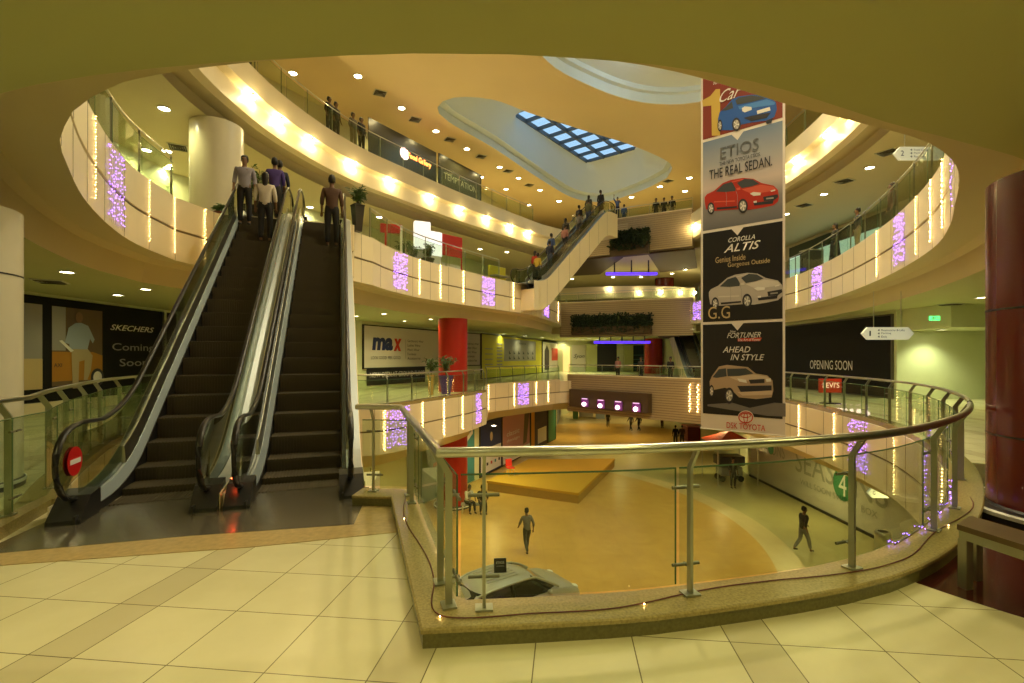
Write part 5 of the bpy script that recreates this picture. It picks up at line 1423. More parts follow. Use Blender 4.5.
# car ------------------------------------------------------------------------------
def car(loc, rz, label):
    t = thing('car', label, 'car', loc, rz)
    M = Matrix.Translation(Vector(loc)) @ Matrix.Rotation(rz, 4, 'Z')
    silver = mat('silver_car_paint', (.50, .50, .44), .3, .25, coat=.6); darkg = mat('car_window_glass', (.012, .015, .018), .06, coat=.5)
    def O(nm, mb, m, par=t, sm=False): mb.v = [M @ v for v in mb.v]; return obj(nm, mb, m, par, smooth=sm)
    # body: cross sections along x (front = +x), y half width, shoulder profile
    def sec(x, zb, zs, w, r=.12):
        return [(x, -w * .86, zb), (x, -w, zb + .14), (x, -w, zs - r), (x, -w * .90, zs), (x, -w * .45, zs + .03), (x, w * .45, zs + .03), (x, w * .90, zs), (x, w, zs - r), (x, w, zb + .14), (x, w * .86, zb)]
    S = [(-2.13, .42, .80, .66), (-2.08, .28, .98, .76), (-1.8, .22, 1.04, .82), (-1.2, .2, 1.03, .845), (-.3, .19, .98, .85), (.6, .19, .96, .85), (1.05, .2, .97, .845), (1.6, .22, .88, .82), (1.95, .26, .76, .76), (2.12, .36, .62, .64)]
    mb = MB(); mb.loft([sec(*s) for s in S], True); O('body', mb, silver, sm=True)
    # greenhouse: lower outline to roof
    low = [(-1.55, .60), (-1.35, .74), (.75, .76), (1.12, .62)]
    def hull(zs_pts):
        return zs_pts
    base = [(-1.78, -.60), (-1.45, -.76), (.80, -.78), (1.22, -.60), (1.22, .60), (.80, .78), (-1.45, .76), (-1.78, .60)]
    top = [(-1.30, -.50), (-1.05, -.57), (.22, -.58), (.46, -.50), (.46, .50), (.22, .58), (-1.05, .57), (-1.30, .50)]
    mb = MB(); mb.loft([[(x, y, .97) for x, y in base], [(x, y, 1.34 if abs(x) > 1 else 1.385) for x, y in top]], True); O('windows', mb, darkg)
    mb = MB(); ring_s = []
    for x, zz, w_ in ((-1.50, 1.20, .56), (-1.38, 1.30, .58), (-1.15, 1.40, .60), (-.8, 1.465, .62), (-.35, 1.49, .63), (.1, 1.48, .62), (.42, 1.43, .59), (.56, 1.38, .56)):
        top_ = [(x, w_ * c_, zz - .07 * abs(c_) ** 2.5) for c_ in (-1, -.85, -.6, -.3, 0, .3, .6, .85, 1)]
        ring_s.append(top_ + [(x, w_ * c_, zz - .10) for c_ in (.98, .5, -.5, -.98)])
    mb.loft(ring_s, True)
    ro = O('roof', mb, silver, sm=True)
    mb = MB()
    for y in (-.36, -.22, -.08, .08, .22, .36): mb.box((-.40, y, 1.484), (1.0, .016, .014))
    O('roof_ribs', mb, silver, ro)
    # pillars as arcs
    for s in (-1, 1):
        for nm, pts, r in (('front_pillar', [(.50, .57, 1.37), (.86, .68, 1.20), (1.22, .74, .99)], .035), ('rear_pillar', [(-1.30, .57, 1.32), (-1.52, .66, 1.16), (-1.75, .70, 1.0)], .06), ('centre_pillar', [(-.28, .61, 1.40), (-.26, .78, .98)], .03), ('roof_rail', [(-1.30, .58, 1.32), (-.9, .62, 1.39), (-.3, .64, 1.42), (.2, .62, 1.41), (.5, .575, 1.37)], .03)):
            mb = MB(); mb.tube([(x, s * y, z) for x, y, z in pts], r, 8); O(nm, mb, silver if nm != 'centre_pillar' else black, sm=True)
        mb = MB(); mb.sphere((.78, s * .93, 1.02), .10, 10, 6, (.7, 1, .75)); mb.cyl((.8, s * .80, .98), (.79, s * .9, 1.0), .02); O('side_mirror', mb, silver, sm=True)
        for x in (-1.28, 1.28):
            mb = MB(); mb.cyl((x, s * .66, .30), (x, s * .865, .30), .30, n=24); wh = O('wheel', mb, black)
            mb = MB(); mb.cyl((x, s * .85, .30), (x, s * .875, .30), .18, n=16); O('hubcap', mb, chrome, wh)
        mb = MB(); mb.sphere((1.93, s * .56, .72), .14, 10, 6, (1, 1, .55)); O('headlamp', mb, white)
        mb = MB(); mb.box((-2.06, s * .60, .84), (.1, .26, .16)); O('tail_lamp', mb, mat('tail_lamp_red', (.5, .01, .01), .2))
        mb = MB(); mb.box((-.0, s * .855, .82), (1.9, .01, .012)); O('door_line', mb, black)
    mb = MB(); mb.box((2.08, 0, .5), (.1, .9, .16)); O('grille', mb, black)
    mb = MB(); mb.box((-2.13, 0, .62), (.02, .5, .12)); O('number_plate', mb, white)
    mb = MB(); mb.tube([(1.1, -.55, .985), (.98, .1, 1.03)], .012, 5); O('wiper', mb, black); mb = MB(); mb.tube([(1.1, .0, .99), (.98, .58, 1.03)], .012, 5); O('wiper', mb, black)
    return t, M
cang = math.atan2(.57, .82)
ct, cM = car((-.12, 13.45, ZG), cang, 'silver saloon car parked on the ground floor, its roof seen over the kerb')
# card on the roof
rp = cM @ Vector((-.25, .0, 1.495))
t = thing('roof_sign', 'tilted black card sign with white text standing on the silver car roof', 'sign', tuple(rp), cang)
Mr = Matrix.Translation(rp) @ Matrix.Rotation(cang - .5, 4, 'Z')
mb = MB(); pts = [(-.17, -.06, 0), (.17, -.06, 0), (.17, .03, .36), (-.17, .03, .36)]
mb.loft([[Mr @ Vector(p) for p in pts], [Mr @ (Vector(p) + Vector((0, .012, 0))) for p in pts]], True); obj('card', mb, blackboard, t)
mb = MB(); pts = [(-.17, .16, 0), (.17, .16, 0), (.17, .045, .36), (-.17, .045, .36)]
mb.loft([[Mr @ Vector(p) for p in pts], [Mr @ (Vector(p) + Vector((0, .01, 0))) for p in pts]], True); obj('back_flap', mb, white, t)
up = (Vector((0, .09, .36))).normalized()
Mt = Mr @ plane_m((0, -.06, 0), (1, 0, 0), up); fit('ETIOS', Mt, 0, .26, .22, whitep, t, .016, h=.06); fit('on display', Mt, 0, .17, .2, whitep, t, .016, h=.035)

# --- potted plants ---------------------------------------------------------------
def potted(loc, label, pot, h=.85, r=.26, ph=.9, fr=.55, n=26, name='potted_plant', square=False):
    t = thing(name, label, 'potted plant', loc)
    x, y, z = loc; mb = MB(); mb.lathe((x, y, z), [(r * .62, 0), (r, h), (r * 1.04, h), (r * 1.04, h - .04), (r * .9, h - .05)], 4 if square else 20); obj('pot', mb, pot, t)
    mb = MB(); mb.lathe((x, y, z), [(r * .92, h - .04), (.001, h - .03)], 16, False); obj('soil', mb, soil, t)
    mb = MB(); lf = MB(); rg = random.Random(int(x * 100))
    for i in range(n):
        a = rg.uniform(0, 2 * PI); sp = rg.uniform(.1, 1) * fr; hh = ph * rg.uniform(.5, 1)
        p0 = Vector((x, y, z + h - .05)); p3 = p0 + Vector((math.cos(a) * sp, math.sin(a) * sp, hh)); p1 = p0 + Vector((0, 0, hh * .6)) + (p3 - p0) * .25
        mb.tube([p0, p1, p3], .008, 4)
        for k in range(9):
            tt = .35 + .65 * k / 8; c = p0 * (1 - tt) ** 2 + p1 * 2 * tt * (1 - tt) + p3 * tt * tt
            d = Vector((rg.uniform(-1, 1), rg.uniform(-1, 1), rg.uniform(-.5, .6))).normalized(); s = d.orthogonal().normalized() * .03; L = rg.uniform(.12, .24)
            lf.add([c, c + d * L * .5 + s, c + d * L - Vector((0, 0, .04)), c + d * L * .5 - s], [(0, 1, 2, 3)])
    obj('stems', mb, mat('plant_stem', (.09, .07, .03), .7), t); obj('leaves', lf, leafm, t)
    return t
potted((-4.93, 15.45, Z2 + .001), 'green plant in a tall dark tapered pot at the top of the right escalator', mat('dark_pot', (.035, .03, .02), .35), h=.85, r=.23, ph=.6, fr=.38, square=True)
potted((-8.15, 15.5, Z2 + .001), 'leafy plant behind the riders at the top of the escalators', mat('dark_pot', (.035, .03, .02), .35), h=.8, r=.28, ph=1.2)
potted((-9.0, 14.9, Z2 + .001), 'small brown potted plant behind the left second-floor railing', mat('brown_pot', (.16, .05, .03), .5), h=.45, r=.18, ph=.3, fr=.2, n=10)
p = D(446, 22.2, 0); potted((p.x, p.y, .001), 'tall plant in a violet-lit pot before the scarlet column', mat('violet_light_tinted_pot', (.10, .04, .30), .4), h=.85, r=.33, ph=1.0, fr=.5)  # violet light on the pot put into its base colour
p = D(431, 21.6, 0); potted((p.x, p.y, .001), 'slender plant in an ochre pot left of the violet-lit pot', mat('ochre_pot', (.5, .32, .08), .5), h=.9, r=.17, ph=.9, fr=.35, n=14)
# --- second-floor displays -----------------------------------------------------------
def boxes(name, label, cat_, parts, group=None):
    c = parts[0][1]
    t = thing(name, label, cat_, (c[0], c[1], parts[0][3]), 0, group)
    for nm, c, d, z0, z1, m, rz in parts:
        mb = MB(); mb.rbox((c[0], c[1], (z0 + z1) / 2), (d[0], d[1], z1 - z0), min(.015, d[0] * .2, d[1] * .2, (z1 - z0) * .2), rz); obj(nm, mb, m, t)
    return t
litw = mat('lit_white_panel', (.85, .85, .85), .4, emit=(.95, .95, 1.0), es=.4)
redd = mat('red_display', (.5, .02, .015), .5)
p = D(422, 22.6); boxes('display_column', 'glowing white square display column on the second floor behind the rail', 'display stand', [('lit_panel', p, (.75, .3), Z2 + 1.0, Z2 + 2.3, litw, .4), ('plinth', p, (.8, .4), Z2, Z2 + 1.0, greyp, .4)])
p = D(434, 24); boxes('display_drape', 'white lit display box beside the red banner panel on the second floor', 'display stand', [('lit_panel', p, (.8, .25), Z2 + 1.0, Z2 + 2.2, litw, .7), ('plinth', p, (.7, .25), Z2, Z2 + 1.0, offwhite, .7)])
p = D(451, 25.5); boxes('hanging_banner', 'red shop banner panel with pale dots behind the second-floor rail', 'banner', [('panel', p, (1.5, .08), Z2 + 1.3, Z2 + 2.4, redd, .8), ('pole', (p.x - .6, p.y - .5), (.07, .07), Z2, Z2 + 1.3, redd, .8), ('pole', (p.x + .5, p.y + .5), (.07, .07), Z2, Z2 + 1.3, redd, .8)])
p = D(450, 26.8); boxes('white_partition', 'white low partition panel with a leaning red post on the second floor', 'partition', [('panel', p, (2.0, .08), Z2 + .02, Z2 + 1.15, white, .95), ('post', (p.x - 1.0, p.y - .9), (.09, .09), Z2, Z2 + 1.3, redd, .95)])
p = D(393, 20.4); boxes('display_arch', 'red and white display arch left of the glowing white column', 'display stand', [('post', (p.x - .3, p.y), (.10, .10), Z2, Z2 + 1.5, redd, .3), ('post', (p.x + .3, p.y + .2), (.10, .10), Z2, Z2 + 1.6, white, .3), ('cross_panel', (p.x - .1, p.y + .1), (.9, .12), Z2 + 1.25, Z2 + 1.62, redd, .3)])
for i, (px, y, s) in enumerate(((403, 21, 'nearest the red display arch'), (411, 21.6, 'in the middle'), (428, 21.4, 'in front of the glowing white box'))):
    p = D(px, y); potted((p.x, p.y, Z2 + .001), 'bushy flowering plant in the second-floor display, ' + s, mat('grey_trough', (.10, .09, .07), .6), h=.35, r=.28, ph=.7, fr=.36, n=24)
p = D(497, 30.5); boxes('display_rack', 'yellow shop display rack on the second floor near the crowded escalator', 'display stand', [('back_panel', p, (1.6, .12), Z2, Z2 + 1.7, yellowp, .9), ('shelf', (p.x + .2, p.y - .3), (1.4, .5), Z2 + .5, Z2 + .56, greyp, .9), ('shelf', (p.x + .2, p.y - .3), (1.4, .5), Z2 + 1.0, Z2 + 1.06, greyp, .9)])
# third-floor shop sign and shopfronts
d3 = Vector((2.2, 3.4)).normalized(); M3 = plane_m((-7.8, 25.4, 0), (d3.x, d3.y, 0))
t = board('shopfront', 'dark top-floor shopfront with an orange neon sign and round logo', 'shopfront', M3, .3, Z3 + .1, 5.6, Z3 + 3.0, mat('dark_shopfront', (.03, .028, .02), .3))
a, b = X(M3, 407), X(M3, 430)
fit('Food Gallery', M3, (a + b) / 2, pl(M3, 418, 161)[1], b - a, glow('orange_neon', (1, .22, .05), 5), t, .09, h=.4, bold=.02)
a = X(M3, 403.5); flat('round_logo', ell(a, pl(M3, 403.5, 154)[1], .34, .34), M3, glow('pink_lit_disc', (1, .6, .55), 3), t, .08)
t = board('shopfront', 'top-floor shopfront with pale window lettering left of the crowded escalator', 'shopfront', M3, 5.9, Z3 + .1, 10.2, Z3 + 3.0, mat('grey_shop_glass', (.10, .10, .07), .2), frame=black)
a, b = X(M3, 471), X(M3, 500); fit('TEMPTATION', M3, 8.0, pl(M3, 480, 193)[1], min(b - a, 3.4), mat('pale_lettering', (.6, .58, .45), .5), t, .08, h=.4)
# second floor right lit shop
t = board('shopfront', 'lit green-white shopfront with curly script beyond the right second-floor railing', 'shopfront', plane_m((19, 0, 0), (0, -1, 0)), -33, Z2 + .05, -24, Z2 + 2.7, mat('pale_lit_shop_glass', (.5, .6, .5), .3, emit=(.55, .8, .6), es=.35), frame=black)
M_ = plane_m((19, 0, 0), (0, -1, 0)); fit('live', M_, -30, Z2 + 1.2, 2.6, greenp, t, .08, h=1.1, shear=.3); flat('fascia_board', rect(-33, Z2 + 2.75, -24, Z2 + 3.4), M_, mat('dark_green_board', (.03, .05, .03), .4), t, .1)
p = D(803, 25.5); boxes('display_case', 'dark display case beside the banner on the right of the second floor', 'display case', [('case', (15.6, 25.2), (.9, .6), Z2, Z2 + 1.5, mat('dark_cabinet', (.04, .04, .03), .4), .2), ('top', (15.6, 25.2), (.95, .65), Z2 + 1.5, Z2 + 1.56, steel, .2)])
# ground floor extras
p = D(694, 43, ZG)
boxes('kiosk', 'round-cornered red kiosk counter on the ground floor beyond the lowest bridge', 'kiosk', [('counter', (p.x, p.y), (1.6, 1.3), ZG + .02, ZG + 1.25, mat('dark_red_kiosk', (.16, .012, .015), .3), 0), ('base', (p.x, p.y), (1.7, 1.4), ZG, ZG + .02, black, 0), ('top', (p.x, p.y), (1.75, 1.45), ZG + 1.26, ZG + 1.34, mat('pink_kiosk_top', (.5, .15, .2), .4), 0)])
tx, ty = 13.0, 29.0
t = thing('canopy_stall', 'stall cart under a pointed red canopy on the ground floor below the banner', 'stall', (tx, ty, ZG))
mb = MB(); mb.loft([[(tx + sx * 1.25, ty + sy * 1.25, ZG + 2.35) for sx, sy in ((-1, -1), (1, -1), (1, 1), (-1, 1))], [(tx + sx * .03, ty + sy * .03, ZG + 3.0) for sx, sy in ((-1, -1), (1, -1), (1, 1), (-1, 1))]], True); obj('canopy', mb, mat('red_canvas', (.5, .07, .02), .7), t)
mb = MB(); mb.rbox((tx, ty, ZG + 1.25), (1.5, 1.0, .55), .04); obj('cart_box', mb, mat('black_cart', (.03, .03, .03), .3), t)
mb = MB(); mb.rbox((tx, ty, ZG + .62), (1.3, .8, .5), .04); obj('cart_base', mb, greyp, t)
for sx in (-1, 1):
    for sy in (-1, 1):
        mb = MB(); mb.cyl((tx + sx * 1.15, ty + sy * 1.15, ZG), (tx + sx * 1.15, ty + sy * 1.15, ZG + 2.36), .03, n=8); obj('pole', mb, steel, t)
        mb = MB(); mb.cyl((tx + sx * .55, ty + sy * .35 - .04, ZG + .18), (tx + sx * .55, ty + sy * .35 + .04, ZG + .18), .18, n=14); obj('wheel', mb, black, t)
t = thing('waste_bin', 'brushed steel cylindrical bin at the foot of the long off-white hoarding', 'bin', (14.1, 18.4, ZG))
mb = MB(); mb.lathe((14.1, 18.4, ZG), [(.26, 0), (.27, .03), (.27, .70), (.24, .76), (.17, .77)], 24); obj('body', mb, steel, t, smooth=True); mb = MB(); mb.lathe((14.1, 18.4, ZG), [(.17, .775), (.001, .776)], 20, False); obj('opening', mb, black, t)
# far ground-floor displays
for px0, px1, y, z0, z1, m, s in ((573, 578, 58, 0, 2.3, mat('green_stall', (.10, .22, .06), .6), 'green plant-covered stand under the left end of the lowest bridge'), (579, 593, 60, 0, 2.2, offwhite, 'white display wall with a picture under the lowest bridge'), (596, 604.5, 58, 0, 1.9, bluep, 'blue and grey display panel under the lowest bridge')):
    a, b = D(px0, y), D(px1, y); t = boxes('exhibition_stand', s, 'display stand', [('panel', ((a.x + b.x) / 2, y), (b.x - a.x, .3), ZG, ZG + z1, m, 0)])
    if m is bluep: mb = MB(); mb.sphere((a.x + .5, y - .22, ZG + 1.3), .42, 12, 8, (1, .2, 1)); obj('blue_disc', mb, mat('bright_blue_print', (.02, .06, .5), .4), t)
    if m is offwhite: mb = MB(); mb.box((a.x + .6, y - .17, ZG + 1.2), (.8, .04, .9)); obj('picture', mb, greyp, t)

# ================================================================ PEOPLE
def skin_mesh(chains, sub=1):
    """chains: lists of (point, (rx, ry)); first chain's first point is the root; chains starting with an index tuple attach to it"""
    vs, es, rs = [], [], []
    idx = {}
    for ch in chains:
        prev = None
        for it in ch:
            if isinstance(it, str): prev = idx[it]; continue
            nm = it[2] if len(it) > 2 else None
            vs.append(it[0]); rs.append(it[1]); i = len(vs) - 1
            if nm: idx[nm] = i
            if prev is not None: es.append((prev, i))
            prev = i
    me = bpy.data.meshes.new('fig'); me.from_pydata(vs, es, []); me.update()
    o = bpy.data.objects.new('fig_tmp', me); COL.objects.link(o)
    md = o.modifiers.new('s', 'SKIN'); md.use_smooth_shade = True
    # root flags
    roots = set()
    seen = {}
    par = list(range(len(vs)))
    def find(a):
        while par[a] != a: a = par[a]
        return a
    for a, b in es: par[find(a)] = find(b)
    done = set()
    for i, r in enumerate(rs):
        d = me.skin_vertices[0].data[i]; d.radius = r if isinstance(r, tuple) else (r, r)
        k = find(i)
        d.use_root = k not in done; done.add(k)
    sb = o.modifiers.new('u', 'SUBSURF'); sb.levels = sub; sb.render_levels = sub
    dg = bpy.context.evaluated_depsgraph_get(); dg.update()
    out = bpy.data.meshes.new_from_object(o.evaluated_get(dg)); bpy.data.objects.remove(o); bpy.data.meshes.remove(me)
    out.materials.clear(); out.polygons.foreach_set('use_smooth', [True] * len(out.polygons))
    return out
FIG = {}
POSES = {
    # hip/knee/ankle offsets (y forward), arms: elbow & wrist positions relative to shoulder
    'stand': dict(l=((.10, .0, .50), (.10, -.01, .09)), r=((-.10, .02, .50), (-.10, .0, .09)), al=((.05, -.02, -.27), (.06, .06, -.50)), ar=((-.05, -.02, -.27), (-.06, .07, -.50)), lean=0),
    'rail': dict(l=((.10, .02, .50), (.12, -.03, .09)), r=((-.10, -.02, .50), (-.11, -.12, .09)), al=((.08, .12, -.22), (.0, .34, -.26)), ar=((-.08, .12, -.22), (.0, .34, -.26)), lean=.10),
    'handrail': dict(l=((.10, .06, .52), (.11, .0, .09)), r=((-.10, -.02, .50), (-.11, -.05, .09)), al=((.05, -.02, -.27), (.06, .06, -.50)), ar=((-.14, .06, -.22), (-.24, .26, -.28)), lean=.03),
    'walk': dict(l=((.09, .16, .52), (.09, .24, .13)), r=((-.09, -.04, .50), (-.09, -.30, .16)), al=((.07, -.12, -.25), (.08, -.06, -.50)), ar=((-.07, .10, -.25), (-.06, .28, -.44)), lean=.04),
    'sit': dict(l=((.12, .42, .93), (.13, .40, .52)), r=((-.12, .42, .93), (-.13, .46, .52)), al=((.07, .16, -.22), (.0, .36, -.30)), ar=((-.07, .16, -.22), (.02, .34, -.32)), lean=.14),
    'up': dict(l=((.10, .0, .50), (.10, -.01, .09)), r=((-.10, .02, .50), (-.10, .0, .09)), al=((.12, .05, .20), (.10, .10, .44)), ar=((-.12, .05, -.20), (-.05, .2, -.10)), lean=0),
}
def figure(pose, skirt=False):
    key = (pose, skirt)
    if key in FIG: return FIG[key]
    P = POSES[pose]; ln = P['lean']
    T = lambda x, y, z: (x, y + ln * max(0, z - .95) / .5, z)
    sh = {'l': T(.175, 0, 1.40), 'r': T(-.175, 0, 1.40)}
    def arm(s, grow=0.0, upto=9):
        a = P['a' + s]; S = Vector(sh[s]); e = S + Vector(a[0]); w_ = S + Vector(a[1]); d = (w_ - e).normalized(); sx = 1 if s == 'l' else -1
        ch = ['chest', (tuple(Vector(sh[s]) * 1), (.058 + grow, .055 + grow)), (tuple(S.lerp(e, .5)), (.046 + grow, .046 + grow)), (tuple(e), (.040 + grow, .040 + grow)), (tuple(e.lerp(w_, .5)), (.036 + grow, .036 + grow)), (tuple(w_), (.027 + grow, .027 + grow))]
        return ch, w_, d, sx
    def leg(s, grow=0.0):
        k, a = P[s]; sx = 1 if s == 'l' else -1; H = Vector((.085 * sx, 0, .90)); K = Vector(k); A = Vector(a)
        return ['pelvis', (tuple(H), (.088 + grow, .09 + grow)), (tuple(H.lerp(K, .5)), (.075 + grow, .075 + grow)), (tuple(K), (.055 + grow, .058 + grow)), (tuple(K.lerp(A, .45)), (.052 + grow, .055 + grow)), (tuple(A), (.035 + grow, .038 + grow))]
    torso = [(T(0, 0, .95), (.135, .105), 'pelvis'), (T(0, .0, 1.12), (.125, .095)), (T(0, .0, 1.30), (.15, .11), 'chest'), (T(0, -.01, 1.43), (.075, .065)), (T(0, 0, 1.50), (.050, .052), 'neck'), (T(0, .02, 1.555), (.062, .072)), (T(0, .02, 1.63), (.075, .092)), (T(0, .005, 1.70), (.060, .075))]
    chains = [torso]
    for s in 'lr':
        ch, w_, d, sx = arm(s)
        palm = w_ + d * .06; nm = 'hand' + s; ch += [(tuple(palm), (.032, .018), nm)]; chains.append(ch)
        side = Vector((1, 0, 0)) if abs(d.x) < .8 else Vector((0, 1, 0)); side = (side - d * side.dot(d)).normalized(); curl = d.cross(side)
        if curl.y < 0: curl = -curl
        for i, (o_, L) in enumerate(((-.024, .065), (-.008, .078), (.008, .074), (.024, .058))):
            b0 = palm + d * .02 + side * o_; chains.append([nm, (tuple(b0), (.009, .009)), (tuple(b0 + d * L * .55 + curl * .006), (.008, .008)), (tuple(b0 + d * L * .95 + curl * .022), (.006, .006))])
        b0 = w_ + d * .03 - side * sx * .02; chains.append([nm, (tuple(b0 - side * sx * .02 + curl * .01), (.010, .010)), (tuple(b0 - side * sx * .032 + d * .035 + curl * .018), (.008, .008))])
        lg = leg(s); A = Vector(P[s][1]); lg += [(tuple(A + Vector((0, .01, -.045))), (.034, .034)), (tuple(A + Vector((0, .12, -.065))), (.032, .02))]; chains.append(lg)
    body = skin_mesh(chains)
    # face: nose, ears
    bm = bmesh.new(); bm.from_mesh(body); hy = ln * .65 / .5 + .02
    def blob(c, r, sc):
        ret = bmesh.ops.create_icosphere(bm, subdivisions=1, radius=r)
        for v in ret['verts']: v.co = Vector((v.co.x * sc[0], v.co.y * sc[1], v.co.z * sc[2])) + Vector(c)
    blob((0, hy + .095, 1.60), .016, (.8, 1.1, 1.4)); blob((.077, hy - .005, 1.61), .022, (.4, .8, 1.2)); blob((-.077, hy - .005, 1.61), .022, (.4, .8, 1.2)); blob((0, hy + .088, 1.562), .02, (1.3, .4, .35))
    bm.to_mesh(body); bm.free(); body.polygons.foreach_set('use_smooth', [True] * len(body.polygons))
    # shirt
    tor = [(T(0, 0, .87), (.165, .14), 'pelvis'), (T(0, 0, 1.0), (.160, .135)), (T(0, 0, 1.14), (.152, .125)), (T(0, 0, 1.30), (.168, .128), 'chest'), (T(0, -.01, 1.425), (.085, .078))]
    sc_ = [tor]
    for s in 'lr': ch, *_ = arm(s, .014); sc_.append(ch[:-1])
    shirt = skin_mesh(sc_)
    if skirt:
        mb = MB(); mb.lathe((0, 0, 0), [(.17, 1.0), (.19, .85), (.23, .45), (.26, .16)], 16)
        low = bpy.data.meshes.new('skirt'); low.from_pydata([(v.x, v.y * .85, v.z) for v in mb.v], [], mb.f); low.update(); low.polygons.foreach_set('use_smooth', [True] * len(low.polygons))
    else:
        pt = [[(T(0, 0, .94), (.15, .125), 'pelvis'), (T(0, 0, 1.06), (.145, .12))]] + [leg(s, .016) for s in 'lr']
        low = skin_mesh(pt)
    sh_ = []
    for s in 'lr':
        A = Vector(P[s][1]); sh_.append(skin_mesh([[(tuple(A + Vector((0, -.03, -.05))), (.045, .045)), (tuple(A + Vector((0, .05, -.055))), (.045, .04)), (tuple(A + Vector((0, .15, -.07))), (.040, .024))]]))
    # hair cap
    hair = skin_mesh([[(T(0, -.04, 1.55), (.075, .055)), (T(0, -.03, 1.64), (.098, .098)), (T(0, -.008, 1.71), (.092, .108)), (T(0, .02, 1.75), (.072, .09))]])
    long_ = skin_mesh([[(T(0, -.07, 1.36), (.06, .02)), (T(0, -.07, 1.48), (.075, .035)), (T(0, -.045, 1.58), (.095, .075)), (T(0, -.015, 1.69), (.098, .108)), (T(0, -.0, 1.75), (.066, .08))]])
    eyes = []
    for sx in (-1, 1):
        mb = MB(); mb.sphere((sx * .032, hy + .083, 1.625), .011, 8, 5, (1.2, .6, .7)); e = bpy.data.meshes.new('eye'); e.from_pydata([tuple(v) for v in mb.v], [], mb.f); e.update(); eyes.append(e)
    FIG[key] = (body, shirt, low, sh_, hair, long_, eyes)
    return FIG[key]
def cloth(name, c): return mat('cloth_' + name, c, .8, var=.1, scale=14)
CL = dict(black=cloth('black', (.015, .014, .014)), dark=cloth('charcoal', (.04, .035, .03)), brown=cloth('brown', (.10, .05, .03)), white=cloth('white', (.62, .56, .46)), violet=cloth('violet', (.07, .04, .22)),
          lilac=cloth('lilac_grey', (.30, .28, .34)), red=cloth('red', (.45, .03, .02)), blue=cloth('blue', (.06, .10, .28)), navy=cloth('navy', (.02, .025, .06)), grey=cloth('grey', (.18, .17, .15)),
          olive=cloth('olive', (.12, .12, .05)), khaki=cloth('khaki', (.28, .22, .13)), yellow=cloth('yellow', (.5, .35, .04)), pink=cloth('pink', (.45, .20, .18)), green=cloth('green', (.05, .14, .06)), denim=cloth('denim', (.07, .09, .14)))
skinm = mat('brown_skin', (.22, .115, .06), .55, var=.08); hairm = mat('black_hair', (.012, .009, .007), .5); eyem = mat('dark_eye', (.01, .008, .006), .2); shoem = mat('dark_shoe', (.02, .016, .012), .4)
MESHCACHE = {}
def mcopy(me, m):
    k = (me.name, m.name)
    if k not in MESHCACHE:
        c = me.copy(); c.materials.clear(); c.materials.append(m); MESHCACHE[k] = c
    return MESHCACHE[k]
def person(loc, face, top, bottom, label, pose='stand', skirt=False, long=False, h=1.70, group=None):
    """face: heading of the gaze in radians (0 = +x)"""
    body, shirt, low, shoes, hair, lg, eyes = figure(pose, skirt)
    o = link('person', mcopy(body, skinm)); o.location = loc; s = h / 1.74; o.scale = (s, s, s); o.rotation_euler = (0, 0, face - PI / 2)
    tag(o, label, 'person', group)
    def part(nm, me, m): c = link(nm, mcopy(me, m), o); return c
    part('shirt', shirt, CL[top]); part('skirt' if skirt else 'trousers', low, CL[bottom]); part('hair', lg if long else hair, hairm)
    for s_ in shoes: part('shoe', s_, shoem)
    for e in eyes: part('eye', e, eyem)
    return o
# riders on the two big escalators -----------------------------------------------------
def esc_pt(esc, u, v):
    t, P, M = esc
    k = round((u - .57) / .4); uu = .57 + .4 * k + .2
    return M @ Vector((v, uu - .02, zt(P, .57 + .4 * k + .2) + .002))
dn = math.atan2(-.942, .335); upd = math.atan2(.942, -.335)
person(esc_pt(esR, 7.3, .28), upd, 'brown', 'black', 'person alone near the top of the right escalator, seen from behind in a brown shirt', 'stand', h=1.88)
person(esc_pt(esL, 7.25, .22), upd, 'white', 'black', 'person in a cream shirt and black trousers, lowest rider on the left escalator', 'stand', long=True, h=1.78)
person(esc_pt(esL, 8.5, .30), upd, 'violet', 'dark', 'person in a violet shirt just above the one in the cream shirt', 'stand', h=1.76)
person(esc_pt(esL, 9.3, .34), upd, 'navy', 'dark', 'person in navy behind the violet shirt at the escalator top', 'stand', h=1.76)
person(esc_pt(esL, 8.1, -.38), dn, 'lilac', 'black', 'person in a pale lilac shirt at the left handrail of the left escalator', 'stand', h=1.86)
# crowd on the far escalator
rg = random.Random(5)
tops = ['yellow', 'red', 'navy', 'blue', 'pink', 'dark', 'grey', 'black', 'olive', 'dark', 'black', 'dark']
desc = ['in yellow, lowest rider on the crowded escalator', 'in a bright red top on the crowded escalator', 'in navy just above the red top on the crowded escalator', 'in blue, fourth from the bottom of the crowded escalator', 'in a pink top halfway up the crowded escalator', 'in charcoal above the pink top on the crowded escalator', 'in a grey top in the upper half of the crowded escalator', 'in black in the upper half of the crowded escalator', 'in olive near the top of the crowded escalator', 'in charcoal near the top of the crowded escalator', 'in black at the top of the crowded escalator', 'in charcoal stepping off the crowded escalator']
da = math.atan2(dd.y, dd.x)
for i in range(12):
    u = .8 + i * .745
    person(esc_pt(esC, u, -.25 if i % 2 else .22), da, tops[i], ['dark', 'black', 'denim'][i % 3], 'person ' + desc[i], 'stand' if i % 3 else 'handrail', long=i % 4 == 1, h=rg.uniform(1.6, 1.78), group='riders on the crowded escalator')
